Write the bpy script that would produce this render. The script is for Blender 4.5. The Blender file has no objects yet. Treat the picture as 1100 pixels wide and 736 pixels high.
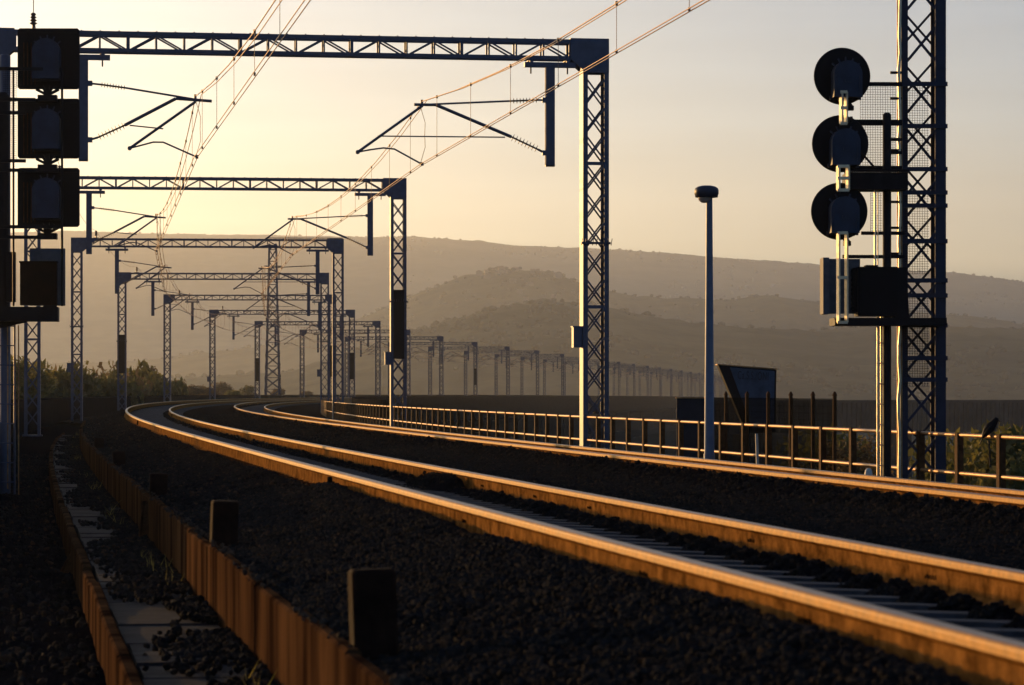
import bpy, math, random
import numpy as np
from mathutils import Vector, Matrix, Euler
random.seed(7); rng = np.random.default_rng(7)
C = bpy.context.scene.collection
R = math.radians

# ------------------------------------------------------------------ camera model and track alignment
F, HZ = 3219.73, 424.0            # focal length and horizon row of the 1100 px wide photograph
CZ = 1.6                          # camera height in the world
RAIL0 = CZ - 0.605                # head of the first rail where the alignment starts
KN = np.array([0,60,120,180,240,300,360,420,480,540,620,700,800,1000,1300,1700.])
KV = np.array([-9.76e-05,.0006678,.0007363,.0007393,.0007183,.0007175,.0007277,.0004355,.0001073,-9.67e-05,5.99e-05,3.42e-05,1.37e-05,-5e-07,-1.47e-05,-2.89e-05])
_s = np.arange(0, 1702, 2.0); _k = np.interp(_s, KN, KV)
_th = -0.16417 + np.concatenate([[0], np.cumsum((_k[1:]+_k[:-1])/2*2.0)])
_dx, _dy = np.sin(_th), np.cos(_th)
_x = 1.23514 + np.concatenate([[0], np.cumsum((_dx[1:]+_dx[:-1])/2*2.0)])
_y = 7.30879 + np.concatenate([[0], np.cumsum((_dy[1:]+_dy[:-1])/2*2.0)])
_z = 1.50108*_s/1000 - 1.94247*(_s/1000)**2
_b = np.arange(-60, 0, 2.0)
_x = np.concatenate([1.23514+math.sin(_th[0])*_b, _x]); _y = np.concatenate([7.30879+math.cos(_th[0])*_b, _y])
_z = np.concatenate([0*_b, _z]); _th = np.concatenate([0*_b+_th[0], _th]); _s = np.concatenate([_b, _s])
def T(s, o=0.0, dz=0.0):
    """point at chainage s, o metres right of the first rail, dz above its head"""
    t = np.interp(s, _s, _th)
    return (float(np.interp(s,_s,_x)+math.cos(t)*o), float(np.interp(s,_s,_y)-math.sin(t)*o), float(RAIL0+np.interp(s,_s,_z)+dz))
def Tn(s, o, dz):
    t = np.interp(s, _s, _th)
    return np.stack([np.interp(s,_s,_x)+np.cos(t)*o, np.interp(s,_s,_y)-np.sin(t)*o, RAIL0+np.interp(s,_s,_z)+dz], -1)
def TH(s): return float(np.interp(s, _s, _th))
D2, CANT, DZ3 = 4.28, 0.097, -0.112      # second track: distance, cant, level
RW, RE = -3.42, 9.45                     # outer faces of portal columns
def joined(*ms):
    import bmesh
    b=bmesh.new()
    for q_ in ms: b.from_mesh(q_)
    me=ms[0].copy(); b.to_mesh(me); b.free(); return me
def smooth(a): 
    a = np.clip(a, 0, 1); return a*a*(3-2*a)

def at_u(u, o, lo=0., hi=400.):
    ss=np.arange(lo,hi,.05); P=Tn(ss,o,0.*ss); U=550+F*P[:,0]/P[:,1]; return float(ss[np.argmax(U<=u)])
# ------------------------------------------------------------------ materials
def mat(name, col, rough=.6, metal=0., var=.0, vscale=8., bump=0., bscale=40., spec=None, col2=None, thr=None):
    m = bpy.data.materials.new(name); m.use_nodes = True; nt = m.node_tree; N = nt.nodes; L = nt.links
    b = N['Principled BSDF']; b.inputs['Roughness'].default_value = rough; b.inputs['Metallic'].default_value = metal
    b.inputs['Base Color'].default_value = (*col, 1)
    if spec is not None: b.inputs['Specular IOR Level'].default_value = spec
    tc = N.new('ShaderNodeTexCoord')
    if var > 0 or col2:
        n = N.new('ShaderNodeTexNoise'); n.inputs['Scale'].default_value = vscale; n.inputs['Detail'].default_value = 6; n.inputs['Roughness'].default_value = .65
        L.new(tc.outputs['Object'], n.inputs['Vector'])
        r = N.new('ShaderNodeValToRGB'); e = r.color_ramp.elements
        lo, hi = thr or (.35, .68)
        e[0].position = lo; e[1].position = hi
        c2 = col2 or tuple(min(1, c*(1+var)) for c in col); c1 = tuple(c*(1-var) for c in col)
        e[0].color = (*c1, 1); e[1].color = (*c2, 1)
        L.new(n.outputs['Fac'], r.inputs['Fac']); L.new(r.outputs['Color'], b.inputs['Base Color'])
        mr = N.new('ShaderNodeMapRange'); mr.inputs['To Min'].default_value = max(.05, rough-.12); mr.inputs['To Max'].default_value = min(1, rough+.12)
        L.new(n.outputs['Fac'], mr.inputs['Value']); L.new(mr.outputs['Result'], b.inputs['Roughness'])
    if bump > 0:
        n2 = N.new('ShaderNodeTexNoise'); n2.inputs['Scale'].default_value = bscale; n2.inputs['Detail'].default_value = 5
        L.new(tc.outputs['Object'], n2.inputs['Vector'])
        bp = N.new('ShaderNodeBump'); bp.inputs['Strength'].default_value = bump; bp.inputs['Distance'].default_value = .02
        L.new(n2.outputs['Fac'], bp.inputs['Height']); L.new(bp.outputs['Normal'], b.inputs['Normal'])
    return m
M = {}
M['paint']  = mat('blue_grey_paint', (.056,.070,.112), .45, .2, .22, 5, .05, 60)
M['paint2'] = mat('weathered_galvanised_steel', (.060,.075,.115), .45, .25, .25, 3, .05, 60)
M['lamp']   = mat('pale_blue_grey_lamp_paint', (.095,.12,.17), .5, .1, .2, 5)
M['dark']   = mat('dark_enamel', (.010,.010,.013), .55, 0, .3, 6, spec=.1)
M['black']  = mat('matt_black_board', (.006,.006,.008), .7, 0, .3, 4, spec=.15)
M['hood']   = mat('blue_grey_hood', (.028,.038,.065), .5, .1, .25, 5, spec=.3)
M['pit']    = mat('black_pitted_steel', (.004,.004,.004), 1, spec=0)
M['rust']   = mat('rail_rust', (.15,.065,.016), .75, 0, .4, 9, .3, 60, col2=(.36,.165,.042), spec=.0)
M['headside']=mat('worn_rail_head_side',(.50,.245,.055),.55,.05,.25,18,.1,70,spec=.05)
M['head']   = mat('polished_rail_head', (.27,.18,.09), .42, .8, .15, 20, .04, 90)
M['iron']   = mat('rusty_iron', (.080,.036,.016), .7, 0, .4, 12, .2, 80, spec=.03)
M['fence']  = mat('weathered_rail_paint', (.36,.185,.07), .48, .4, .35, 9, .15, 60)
M['copper'] = mat('copper_wire', (.26,.14,.075), .5, .4)
M['cable']  = mat('steel_cable', (.16,.12,.10), .5, .6)
M['insul']  = mat('brown_insulator', (.07,.03,.02), .3)
M['conc']   = mat('stained_concrete', (.030,.030,.033), .9, 0, .45, 5, .3, 30, spec=.03)
M['conc2']  = mat('dark_concrete', (.016,.015,.017), .9, 0, .35, 2, .3, 30, spec=0)
M['rust_shade_wall']=mat('weathered_shade_striped_boards', (.035,.015,.008), .9, 0, .6, 4, .4, 24, col2=(.20,.085,.032), thr=(.38,.62), spec=.15)
def shade_streaked(name, c1, c2):
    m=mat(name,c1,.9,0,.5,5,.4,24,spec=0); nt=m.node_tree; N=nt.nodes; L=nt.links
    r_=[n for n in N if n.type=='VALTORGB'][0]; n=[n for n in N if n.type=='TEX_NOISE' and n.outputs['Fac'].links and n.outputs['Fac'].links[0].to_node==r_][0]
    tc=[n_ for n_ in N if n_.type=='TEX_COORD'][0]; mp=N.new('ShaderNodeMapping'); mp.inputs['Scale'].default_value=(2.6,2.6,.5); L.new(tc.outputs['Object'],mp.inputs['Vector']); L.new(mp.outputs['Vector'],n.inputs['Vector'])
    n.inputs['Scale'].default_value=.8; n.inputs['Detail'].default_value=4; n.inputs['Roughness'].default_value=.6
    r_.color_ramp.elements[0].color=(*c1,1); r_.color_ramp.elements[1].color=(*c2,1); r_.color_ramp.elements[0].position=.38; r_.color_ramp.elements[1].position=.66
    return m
M['rust_shade_wall']=shade_streaked('weathered_shade_striped_boards',(.020,.010,.006),(.105,.054,.024))  # rust stain plus dark vertical stripes that paint post shadows into the boards
M['sleeper']= mat('sleeper_concrete', (.075,.075,.08), .88, 0, .35, 7, .25, 40, spec=.1)
M['stub']   = mat('tarred_timber', (.020,.011,.008), .85, 0, .4, 9, .4, 40, spec=.02)
M['stone']  = mat('ballast_stone', (.012,.0115,.0115), .9, 0, .5, 9, .35, 70, col2=(.026,.0245,.0245), spec=.02)
M['stone2']= mat('rusty_ballast_stone', (.030,.020,.014), .9, 0, .5, 9, .35, 70, col2=(.075,.050,.032), spec=.02)
M['stone3']= mat('sun_tinted_pebble', (.055,.042,.032), .9, 0, .5, 9, .35, 70, spec=.02)  # paler tone stands for sunlight on the wall-top stones
M['ballast']= mat('ballast_bed', (.007,.007,.009), .95, 0, .4, 16, .8, 28, spec=0)
M['ground'] = mat('dry_earth_and_grass', (.012,.012,.008), .95, 0, .5, .05, .3, 2, col2=(.022,.02,.012), spec=0)
M['grass']  = mat('bank_grass', (.055,.070,.022), .95, 0, .4, .4, .3, 4)
M['bark']   = mat('bark', (.07,.05,.035), .9, 0, .3, 12, .4, 40)
M['panelgrey']=mat('grey_cabinet_paint', (.11,.11,.12), .6, 0, .25, 6, spec=.15)
M['brownbox']=mat('brown_cabinet_paint', (.022,.009,.005), .7, 0, .25, 6, spec=.05)
M['mastpaint']=mat('dark_blue_mast_paint',(.020,.026,.052),.5,.1,.25,5,spec=.3)
M['signblue']=mat('blue_panel_paint', (.012,.019,.032), .6, 0, .25, 3, spec=.1)
M['boardblue']= mat('faded_blue_board_paint', (.055,.078,.115), .6, 0, .3, 3, spec=.1)
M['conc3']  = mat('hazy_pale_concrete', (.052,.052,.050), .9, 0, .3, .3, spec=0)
M['letter'] = mat('dark_lettering', (.008,.010,.016), .6)
M['white']  = mat('cream_paint', (.62,.55,.45), .5, 0, .15, 20)
M['feather']= mat('black_plumage', (.004,.004,.006), .6, 0, .3, 60, spec=.1)
M['featherw']=mat('white_plumage', (.10,.095,.09), .8, spec=.1)
M['beak']   = mat('beak_horn', (.02,.018,.016), .4)
M['glass']  = mat('frosted_lamp_glass', (.55,.40,.30), .3)
M['house']  = mat('pale_render', (.13,.11,.09), .9, 0, .15, .05)
M['tileroof']=mat('clay_roof', (.09,.06,.04), .9)
def leafmat(name, a, b):
    m = bpy.data.materials.new(name); m.use_nodes = True; nt = m.node_tree; N = nt.nodes; L = nt.links
    p = N['Principled BSDF']; p.inputs['Roughness'].default_value = .7
    oi = N.new('ShaderNodeTexCoord'); n = N.new('ShaderNodeTexNoise'); n.inputs['Scale'].default_value = 1.3; n.inputs['Detail'].default_value = 3
    L.new(oi.outputs['Object'], n.inputs['Vector'])
    r = N.new('ShaderNodeValToRGB'); r.color_ramp.elements[0].position=.35; r.color_ramp.elements[1].position=.65
    r.color_ramp.elements[0].color=(*a,1); r.color_ramp.elements[1].color=(*b,1)
    L.new(n.outputs['Fac'], r.inputs['Fac']); L.new(r.outputs['Color'], p.inputs['Base Color'])
    t = N.new('ShaderNodeBsdfTranslucent'); L.new(r.outputs['Color'], t.inputs['Color'])
    mx = N.new('ShaderNodeMixShader'); mx.inputs[0].default_value=.55
    out = N['Material Output']; L.new(p.outputs[0], mx.inputs[1]); L.new(t.outputs[0], mx.inputs[2]); L.new(mx.outputs[0], out.inputs['Surface'])
    return m
M['leaf'] = leafmat('olive_leaves', (.06,.065,.022), (.16,.145,.04))
M['leafy']= leafmat('yellow_green_leaves', (.10,.10,.026), (.27,.22,.055))
M['leafb']= leafmat('brown_green_leaves', (.07,.05,.022), (.17,.115,.045))

# ------------------------------------------------------------------ mesh collector
class MB:
    def __init__(s): s.v=[]; s.f=[]; s.m=[]; s.mi=0; s.sm=[]
    def add(s, vs, fs, smooth=False):
        n=len(s.v); s.v += [tuple(v) for v in vs]
        for f in fs: s.f.append(tuple(n+i for i in f)); s.m.append(s.mi); s.sm.append(smooth)
    def box(s, x0,x1,y0,y1,z0,z1):
        s.add([(x0,y0,z0),(x1,y0,z0),(x1,y1,z0),(x0,y1,z0),(x0,y0,z1),(x1,y0,z1),(x1,y1,z1),(x0,y1,z1)],
              [(3,2,1,0),(4,5,6,7),(0,1,5,4),(1,2,6,5),(2,3,7,6),(3,0,4,7)])
    def bar(s, a, b, w=.05, h=None, up=(0,0,1)):
        h = h or w; a=Vector(a); b=Vector(b); d=(b-a)
        if d.length<1e-6: return
        d.normalize(); u=Vector(up)
        if abs(d.dot(u))>.98: u=Vector((0,1,0))
        x=d.cross(u).normalized()*(w/2); z=x.cross(d).normalized()*(h/2)
        vs=[p+q for p in (a,b) for q in (-x-z,x-z,x+z,-x+z)]
        s.add(vs,[(0,1,2,3),(7,6,5,4),(0,4,5,1),(1,5,6,2),(2,6,7,3),(3,7,4,0)])
    def tube(s, pts, r, n=8, caps=True):
        pts=[Vector(p) for p in pts]; rs = r if hasattr(r,'__len__') else [r]*len(pts)
        rings=[]; px=None
        for i,p in enumerate(pts):
            d=(pts[min(i+1,len(pts)-1)]-pts[max(i-1,0)])
            d = d.normalized() if d.length>1e-9 else Vector((0,0,1))
            if px is None:
                u=Vector((0,0,1)) if abs(d.z)<.95 else Vector((1,0,0)); px=d.cross(u).normalized()
            else:
                px=(px-d*px.dot(d)); px = px.normalized() if px.length>1e-6 else d.orthogonal().normalized()
            z=px.cross(d)
            rings.append([p+(px*math.cos(2*math.pi*k/n)+z*math.sin(2*math.pi*k/n))*rs[i] for k in range(n)])
        vs=[v for q in rings for v in q]; fs=[]
        for i in range(len(pts)-1):
            for k in range(n): fs.append((i*n+k,i*n+(k+1)%n,(i+1)*n+(k+1)%n,(i+1)*n+k))
        s.add(vs,fs,True)
        if caps: s.add(rings[0],[tuple(range(n))]); s.add(rings[-1],[tuple(reversed(range(n)))])
    def prism(s, poly, y0, y1):       # poly in x,z extruded along y
        n=len(poly); vs=[(x,y0,z) for x,z in poly]+[(x,y1,z) for x,z in poly]
        s.add(vs,[tuple(range(n)),tuple(reversed(range(n,2*n)))]+[(i,i+n,(i+1)%n+n,(i+1)%n) for i in range(n)])
    def mesh(s, name, mats):
        me=bpy.data.meshes.new(name); me.from_pydata(s.v,[],s.f)
        for m in (mats if isinstance(mats,(list,tuple)) else [mats]): me.materials.append(m)
        me.polygons.foreach_set('material_index', s.m); me.polygons.foreach_set('use_smooth', s.sm); me.update()
        return me
    def build(s, name, mats, parent=None):
        return link(name, s.mesh(name,mats), parent)
def link(name, me, parent=None, loc=None):
    o=bpy.data.objects.new(name, me); C.objects.link(o)
    if parent is not None: o.parent=parent
    if loc is not None: o.location=loc
    return o
def stem_(n): return n.split('.')[0]
def tag(o, label=None, cat=None, group=None, kind=None):
    if label: o['label']=label
    if cat: o['category']=cat
    if group: o['group']=group
    if kind: o['kind']=kind
    return o
def empty(name, loc, rz=0):
    o=bpy.data.objects.new(name,None); C.objects.link(o); o.location=loc; o.rotation_euler=(0,0,rz); o.empty_display_size=.2; return o
def copy_tree(o, parent=None):
    c=o.copy(); C.objects.link(c); c.parent=parent
    for ch in kids.get(o.name,[]): copy_tree(ch,c)
    return c
kids={}
def index_children():
    kids.clear()
    for o in bpy.data.objects:
        if o.parent is not None: kids.setdefault(o.parent.name,[]).append(o)
def npmesh(name, V, Fc, mats, smooth=False, mi=None):
    """V (n,3), Fc (m,k) numpy"""
    me=bpy.data.meshes.new(name); k=Fc.shape[1]
    me.vertices.add(len(V)); me.vertices.foreach_set('co', V.astype(np.float32).ravel())
    me.loops.add(Fc.size); me.loops.foreach_set('vertex_index', Fc.astype(np.int32).ravel())
    me.polygons.add(len(Fc)); me.polygons.foreach_set('loop_start', np.arange(0,Fc.size,k,dtype=np.int32))
    try: me.polygons.foreach_set('loop_total', np.full(len(Fc),k,dtype=np.int32))
    except Exception: pass
    for m in (mats if isinstance(mats,(list,tuple)) else [mats]): me.materials.append(m)
    if mi is not None: me.polygons.foreach_set('material_index', mi.astype(np.int32))
    me.polygons.foreach_set('use_smooth', np.full(len(Fc),smooth)); me.update(calc_edges=True); me.validate()
    return me
def sweep(profile, ss, mats, name, closed=True, o0=0, dz0=0, mi=None, smooth=False):
    """profile list of (o, dz) swept along chainages ss"""
    P=np.array(profile); n=len(P); S=np.array(ss,float)
    V=np.concatenate([Tn(S, P[j,0]+o0, P[j,1]+dz0)[:,None,:] for j in range(n)],1).reshape(-1,3)
    fs=[]; ms=[]
    J = n if closed else n-1
    i=np.arange(len(S)-1)
    for j in range(J):
        a=i*n+j; b=i*n+(j+1)%n
        fs.append(np.stack([a,b,b+n,a+n],-1)); ms.append(np.full(len(i), mi[j] if mi else 0))
    return npmesh(name, V, np.concatenate(fs), mats, smooth, np.concatenate(ms))
def noise2(x, y, seed=0, octv=4, f0=1.0, gain=.5):
    """smooth value noise"""
    out=0; a=1; f=f0; tot=0
    for k in range(octv):
        X=x*f+seed*17.3+k*31.7; Y=y*f+seed*9.1+k*11.3
        xi=np.floor(X); yi=np.floor(Y); u=X-xi; v=Y-yi; u=u*u*(3-2*u); v=v*v*(3-2*v)
        h=lambda i,j: np.modf(np.abs(np.sin(i*127.1+j*311.7+seed*3.3)*43758.5453))[0]
        n=(h(xi,yi)*(1-u)+h(xi+1,yi)*u)*(1-v)+(h(xi,yi+1)*(1-u)+h(xi+1,yi+1)*u)*v
        out=out+a*(n*2-1); tot+=a; a*=gain; f*=2
    return out/tot
def stations(a, b):
    out=[a]
    while out[-1]<b:
        s=out[-1]; out.append(s + (1.0 if s<80 else 2.5 if s<300 else 6 if s<700 else 12))
    out[-1]=b; return out

# ------------------------------------------------------------------ rails and tracks
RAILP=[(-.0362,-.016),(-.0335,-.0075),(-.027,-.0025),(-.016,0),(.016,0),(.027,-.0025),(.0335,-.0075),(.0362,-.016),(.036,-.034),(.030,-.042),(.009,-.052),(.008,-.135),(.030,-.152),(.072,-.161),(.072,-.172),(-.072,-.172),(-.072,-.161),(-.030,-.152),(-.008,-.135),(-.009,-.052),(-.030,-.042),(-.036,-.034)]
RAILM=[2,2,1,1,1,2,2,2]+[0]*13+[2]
SL=.45
def cutpoints(ss, cuts): return ss
def make_track(o0, dz, label):
    root=empty('railway_track', T(0,o0+.75,dz-.2)); tag(root,label,'railway track','railway tracks')
    inv=Matrix.Translation(root.location).inverted()
    for oo,dd in ((0,0),(1.5,-CANT)):
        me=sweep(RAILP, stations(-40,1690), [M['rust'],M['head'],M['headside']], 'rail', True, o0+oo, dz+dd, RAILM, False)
        me.transform(inv); link('rail',me,root)
    # sleepers: 100 single ones, then the rest
    def sleeper(mb, s, detail):
        w=.13
        A=[]
        for ds in (-w/2-.02,w/2+.02):
            for o,z in ((-.34,-.40),(-.34,-.20),(2.0,-.195-CANT),(2.0,-.40)):
                dd2 = ds*(.85 if z>-.35 else 1)
                A.append(T(s+dd2,o0+o,dz+z))
        mb.add(A,[(0,1,2,3),(7,6,5,4),(0,4,5,1),(1,5,6,2),(2,6,7,3),(3,7,4,0)])
    def clip_meshes(s):
        out=[]
        for oo,dd in ((0,0),(1.5,-CANT)):
            for sd in (-1,1):
                c=MB(); out.append(c)
                p=[T(s-.02,o0+oo+sd*.11,dz+dd-.188),T(s-.02,o0+oo+sd*.10,dz+dd-.135),T(s,o0+oo+sd*.055,dz+dd-.140),T(s+.03,o0+oo+sd*.10,dz+dd-.15),T(s+.03,o0+oo+sd*.12,dz+dd-.188)]
                c.tube(p,.011,6)
                q=T(s,o0+oo+sd*.09,dz+dd-.18)
                c.tube([q,(q[0],q[1],q[2]+.05)],.014,6)
        return out
    s=-1.0; i=0
    rest=MB()
    while s<420:
        if i<100:
            m=MB(); sleeper(m,s,1); me=m.mesh('sleeper',M['sleeper']); me.transform(inv); ob=link('sleeper',me,root)
            if i<70:
                for cb_ in clip_meshes(s):
                    cm=cb_.mesh('rail_clip',M['iron']); cm.transform(inv); link('rail_clip',cm,ob)
        else: sleeper(rest,s,0)
        s+=SL*(1 if i<300 else 1.4); i+=1
    me=rest.mesh('sleeper',M['sleeper']); me.transform(inv); ob=link('sleeper_row',me,root); ob['kind']='stuff'
    return root, inv
trk1, inv1 = make_track(0, 0, 'nearer of the two railway tracks, with orange-lit rails curving through the middle of the ballast')
trk2, inv2 = make_track(D2, DZ3, 'farther of the two railway tracks, running beside the pipe railing and the lamp post')
def rail_gap(root, inv, s, o, dz, w=.06):
    m=MB()
    for sd in (-1,1):
        a=[T(s-w,o+sd*.004,dz-.050),T(s+w,o+sd*.004,dz-.050),T(s+w,o+sd*.004,dz-.152),T(s-w,o+sd*.004,dz-.152)]
        b=[T(s-w,o+sd*.033,dz-.054),T(s+w,o+sd*.033,dz-.054),T(s+w,o+sd*.040,dz-.150),T(s-w,o+sd*.040,dz-.150)]
        m.add(a+b,[(0,1,2,3),(7,6,5,4),(0,4,5,1),(1,5,6,2),(2,6,7,3),(3,7,4,0)])
    me=m.mesh('rail_joint',M['pit']); me.transform(inv); link('rail_joint',me,root)
def web_mark(root, inv, s, o, dz, n=7):
    m=MB(); r_=random.Random(int(s*10))
    for k in range(n):
        a=s+k*.024; h=r_.uniform(.014,.024); w=r_.uniform(.006,.013)
        m.add([T(a,o-.0105,dz-.105),T(a+w,o-.0105,dz-.105),T(a+w,o-.0105,dz-.105+h),T(a,o-.0105,dz-.105+h),T(a,o-.007,dz-.105),T(a+w,o-.007,dz-.105),T(a+w,o-.007,dz-.105+h),T(a,o-.007,dz-.105+h)],[(0,1,2,3),(7,6,5,4),(0,4,5,1),(1,5,6,2),(2,6,7,3),(3,7,4,0)])
    me=m.mesh('stencil_mark',M['pit']); me.transform(inv); link('stencil_mark',me,root)
rail_gap(trk1,inv1,16.0,0,0); rail_gap(trk1,inv1,60,0,0,.12); rail_gap(trk1,inv1,92,1.5,-CANT,.2)
rail_gap(trk2,inv2,28.2,D2,DZ3); rail_gap(trk2,inv2,22.6,D2,DZ3)
m=MB()
for a_ in (0,.13):
    s_=at_u(896,D2)+a_; P=[T(ss,D2+oo,DZ3+zz) for ss in (s_,s_+.10) for oo,zz in ((-.05,-.125),(-.009,-.125),(-.009,-.075),(-.04,-.08))]; m.add(P,[(0,1,2,3),(7,6,5,4),(0,4,5,1),(1,5,6,2),(2,6,7,3),(3,7,4,0)])
me=m.mesh('glint_clamp',M['white']); me.transform(inv2); link('glint_clamp',me,trk2)  # cream clamp blocks stand in for glints on the rail web
for s_ in (1.9,4.3,9.0): web_mark(trk1,inv1,s_,0,0)
for s_ in (5.4,8.6,13.2,15.4,18.0): web_mark(trk1,inv1,s_,1.5,-CANT)

# ------------------------------------------------------------------ ballast bed
PO=np.array([-1.19,-1.0,-.55,-.20,-.08,.08,.20,.75,1.30,1.42,1.58,1.75,2.3,3.3,3.9,4.2,4.36,4.6,5.0,5.6,5.70,5.86,6.1,6.7,7.5,8.5,9.3,11.0])
PZ=np.array([-.34,-.315,-.215,-.142,-.155,-.25,-.325,-.345,-.355,-.325,-.31,-.335,-.355,-.345,-.300,-.250,-.265,-.37,-.44,-.45,-.44,-.40,-.41,-.48,-.64,-.73,-.74,-.76])
def ballast_dz(s, o):
    z=np.interp(o,PO,PZ)
    # heaps between the sleepers against the rails
    ph=np.mod(s+1.0,SL)/SL; hump=np.sin(np.pi*ph)**.6
    hz=np.where((o>.15)&(o<1.45), hump*np.exp(-((o-1.34)/.14)**2)*.13, 0)
    hz=hz+np.where((o>3.7)&(o<4.3), hump*np.exp(-((o-4.13)/.15)**2)*.10,0)
    hz=hz+np.where((np.abs(s-19.6)<.8)&(o>1.0)&(o<1.45), .08,0)+np.exp(-((s-14.7)/.75)**2)*np.where((o<-.04),np.exp(-((o+.10)/.22)**2),0)*.04
    hz=hz+.045*smooth((16.2-s)/1.0)*np.where(o<-.04,np.exp(-((o+.10)/.40)**2),0)
    return z+hz+noise2(s,o,3,3,1.1)*.022+np.where(o<-.05, noise2(s,o,5,2,.45)*.03,0)
def grid_mesh(name, S, O, fn, mats, jit=0.):
    SS,OO=np.meshgrid(S,O,indexing='ij'); dz=fn(SS,OO)
    if jit: dz=dz+rng.normal(0,1,dz.shape)*jit
    V=Tn(SS.ravel(),OO.ravel(),dz.ravel()); n=len(O)
    i,j=np.meshgrid(np.arange(len(S)-1),np.arange(n-1),indexing='ij'); a=(i*n+j).ravel()
    return npmesh(name,V,np.stack([a,a+1,a+n+1,a+n],-1),mats)
Sx=np.concatenate([np.arange(-20,-1,.5),np.arange(-1,22,.05),np.arange(22,60,.12),np.arange(60,150,.5),np.arange(150,500,2.5),np.arange(500,1691,10)])
Ox=np.concatenate([np.arange(-1.19,6.7,.055),np.arange(6.7,11.01,.3)])
bed=link('ballast', grid_mesh('ballast',Sx,Ox,lambda s,o: ballast_dz(s,o)+np.where(s<60, noise2(s,o,9,2,13)*.016,0),[M['ballast'],M['stone']]))
# loose stones: irregular many-sided pebbles lying on the bed, joined to it
def ico():
    g=(1+5**.5)/2; v=np.array([(-1,g,0),(1,g,0),(-1,-g,0),(1,-g,0),(0,-1,g),(0,1,g),(0,-1,-g),(0,1,-g),(g,0,-1),(g,0,1),(-g,0,-1),(-g,0,1)],float)
    f=np.array([(0,11,5),(0,5,1),(0,1,7),(0,7,10),(0,10,11),(1,5,9),(5,11,4),(11,10,2),(10,7,6),(7,1,8),(3,9,4),(3,4,2),(3,2,6),(3,6,8),(3,8,9),(4,9,5),(2,4,11),(6,2,10),(8,6,7),(9,8,1)])
    return v/np.linalg.norm(v[0]), f
def stones(name, s, o, z, size, mats):
    v,f=ico(); n=len(s)
    base=np.stack([v*rng.uniform(.62,1.15,(12,1)) for _ in range(14)])
    B=np.clip(base,-.74,.74)[rng.integers(0,14,n)]*np.stack([rng.uniform(.8,1.35,n),rng.uniform(.7,1.1,n),rng.uniform(.5,.85,n)],-1)[:,None,:]
    q=rng.normal(size=(n,4)); q/=np.linalg.norm(q,axis=1)[:,None]; w,x,y,zz=q.T
    Rm=np.stack([1-2*(y*y+zz*zz),2*(x*y-w*zz),2*(x*zz+w*y),2*(x*y+w*zz),1-2*(x*x+zz*zz),2*(y*zz-w*x),2*(x*zz-w*y),2*(y*zz+w*x),1-2*(x*x+y*y)],-1).reshape(n,3,3)
    V=np.einsum('nij,nkj->nki',Rm,B)*size[:,None,None]+Tn(s,o,z)[:,None,:]
    Fc=(f[None]+(np.arange(n)*12)[:,None,None]).reshape(-1,3)
    return npmesh(name,V.reshape(-1,3),Fc,mats,False,np.repeat((rng.random(n)<.12).astype(int)*(len(mats)>1),len(f)))
def keep(s,o,z):
    P=Tn(s,o,z); m=P[:,1]>3.5; u=np.abs(P[:,0])/np.maximum(P[:,1],.1)
    return m&(u<.21)
def scatter(n, s0, s1, o0, o1, zf, smin, smax, power=1.0):
    s=s0+(s1-s0)*rng.random(n)**power; o=rng.uniform(o0,o1,n); size=rng.uniform(smin,smax,n)
    k=keep(s,o,o*0)
    s,o,size=s[k],o[k],size[k]
    # nothing lies on rails or sleepers' clips
    for r in (0,1.5,D2,D2+1.5):
        k=np.abs(o-r)>.085+size*.7
        s,o,size=s[k],o[k],size[k]
    # keep sleepers' tops mostly clear
    ph=np.mod(s+1.0,SL); on=(np.minimum(ph,SL-ph)<.075)&(((o>.14)&(o<1.36)))
    k=~(on&(rng.random(len(s))<.97)); s,o,size=s[k],o[k],size[k]
    return s,o,zf(s,o)+size*rng.uniform(-.15,.45,len(s)),size
parts=[scatter(330000,-3,17,-1.2,6.9,ballast_dz,.009,.022),scatter(140000,12,40,-1.2,7.6,ballast_dz,.012,.026,1.1),scatter(45000,36,110,-1.2,8.5,ballast_dz,.022,.038,1.2)]
st=[np.concatenate(q) for q in zip(*parts)]
sm=stones('ballast_stones',*st,[M['stone'],M['stone2']])
so=link('ballast_stones',sm)
tag(bed,kind='structure'); tag(so,kind='stuff')
bed.name='ballast'; tag(bed,'dark crushed stone bed under the rails')
tag(so,'dark loose crushed stones lying along the rails')
so.name='loose_ballast'

# ------------------------------------------------------------------ low boarded wall, cable trough, service path
def wall_strip(name, o, top, bot, thick, s0, s1, board, m, label, cat, lean=.03):
    root=empty(name,T(s0,o,bot)); inv=Matrix.Translation(root.location).inverted(); tag(root,label,cat)
    s=s0; n=0; rest=MB()
    while s<s1:
        L=board*random.uniform(.92,1.08); dz=random.uniform(-.016,.008); do=random.uniform(-.005,.005); g=.0025
        mb = MB() if n<90 else rest
        tilt=random.uniform(-.02,.02)
        A=[]
        for ss,tz in ((s+g,0),(s+L-g,tilt)):
            for oo,z in ((o-thick/2+do-lean*0,bot),(o+thick/2+do,bot),(o+thick/2+do,top+dz+tz-.012),(o+thick/2+do-.012,top+dz+tz),(o-thick/2+do+.012,top+dz+tz),(o-thick/2+do,top+dz+tz-.012)):
                A.append(T(ss,oo,z))
        mb.add(A,[(0,1,2,3,4,5),(11,10,9,8,7,6)]+[(i,i+6,(i+1)%6+6,(i+1)%6) for i in range(6)])
        if n<90:
            me=mb.mesh('board',m); me.transform(inv); link('board',me,root)
        s+=L; n+=1
    if rest.v:
        me=rest.mesh('board',m); me.transform(inv); link('board_run',me,root)['kind']='stuff'
    return root
wall_strip('retaining_wall',-1.25,-.295,-.80,.06,-4,84,1.9,M['rust_shade_wall'],'low rust-stained, shade-striped board wall holding back the ballast, the taller of the two low walls','retaining wall')
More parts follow.
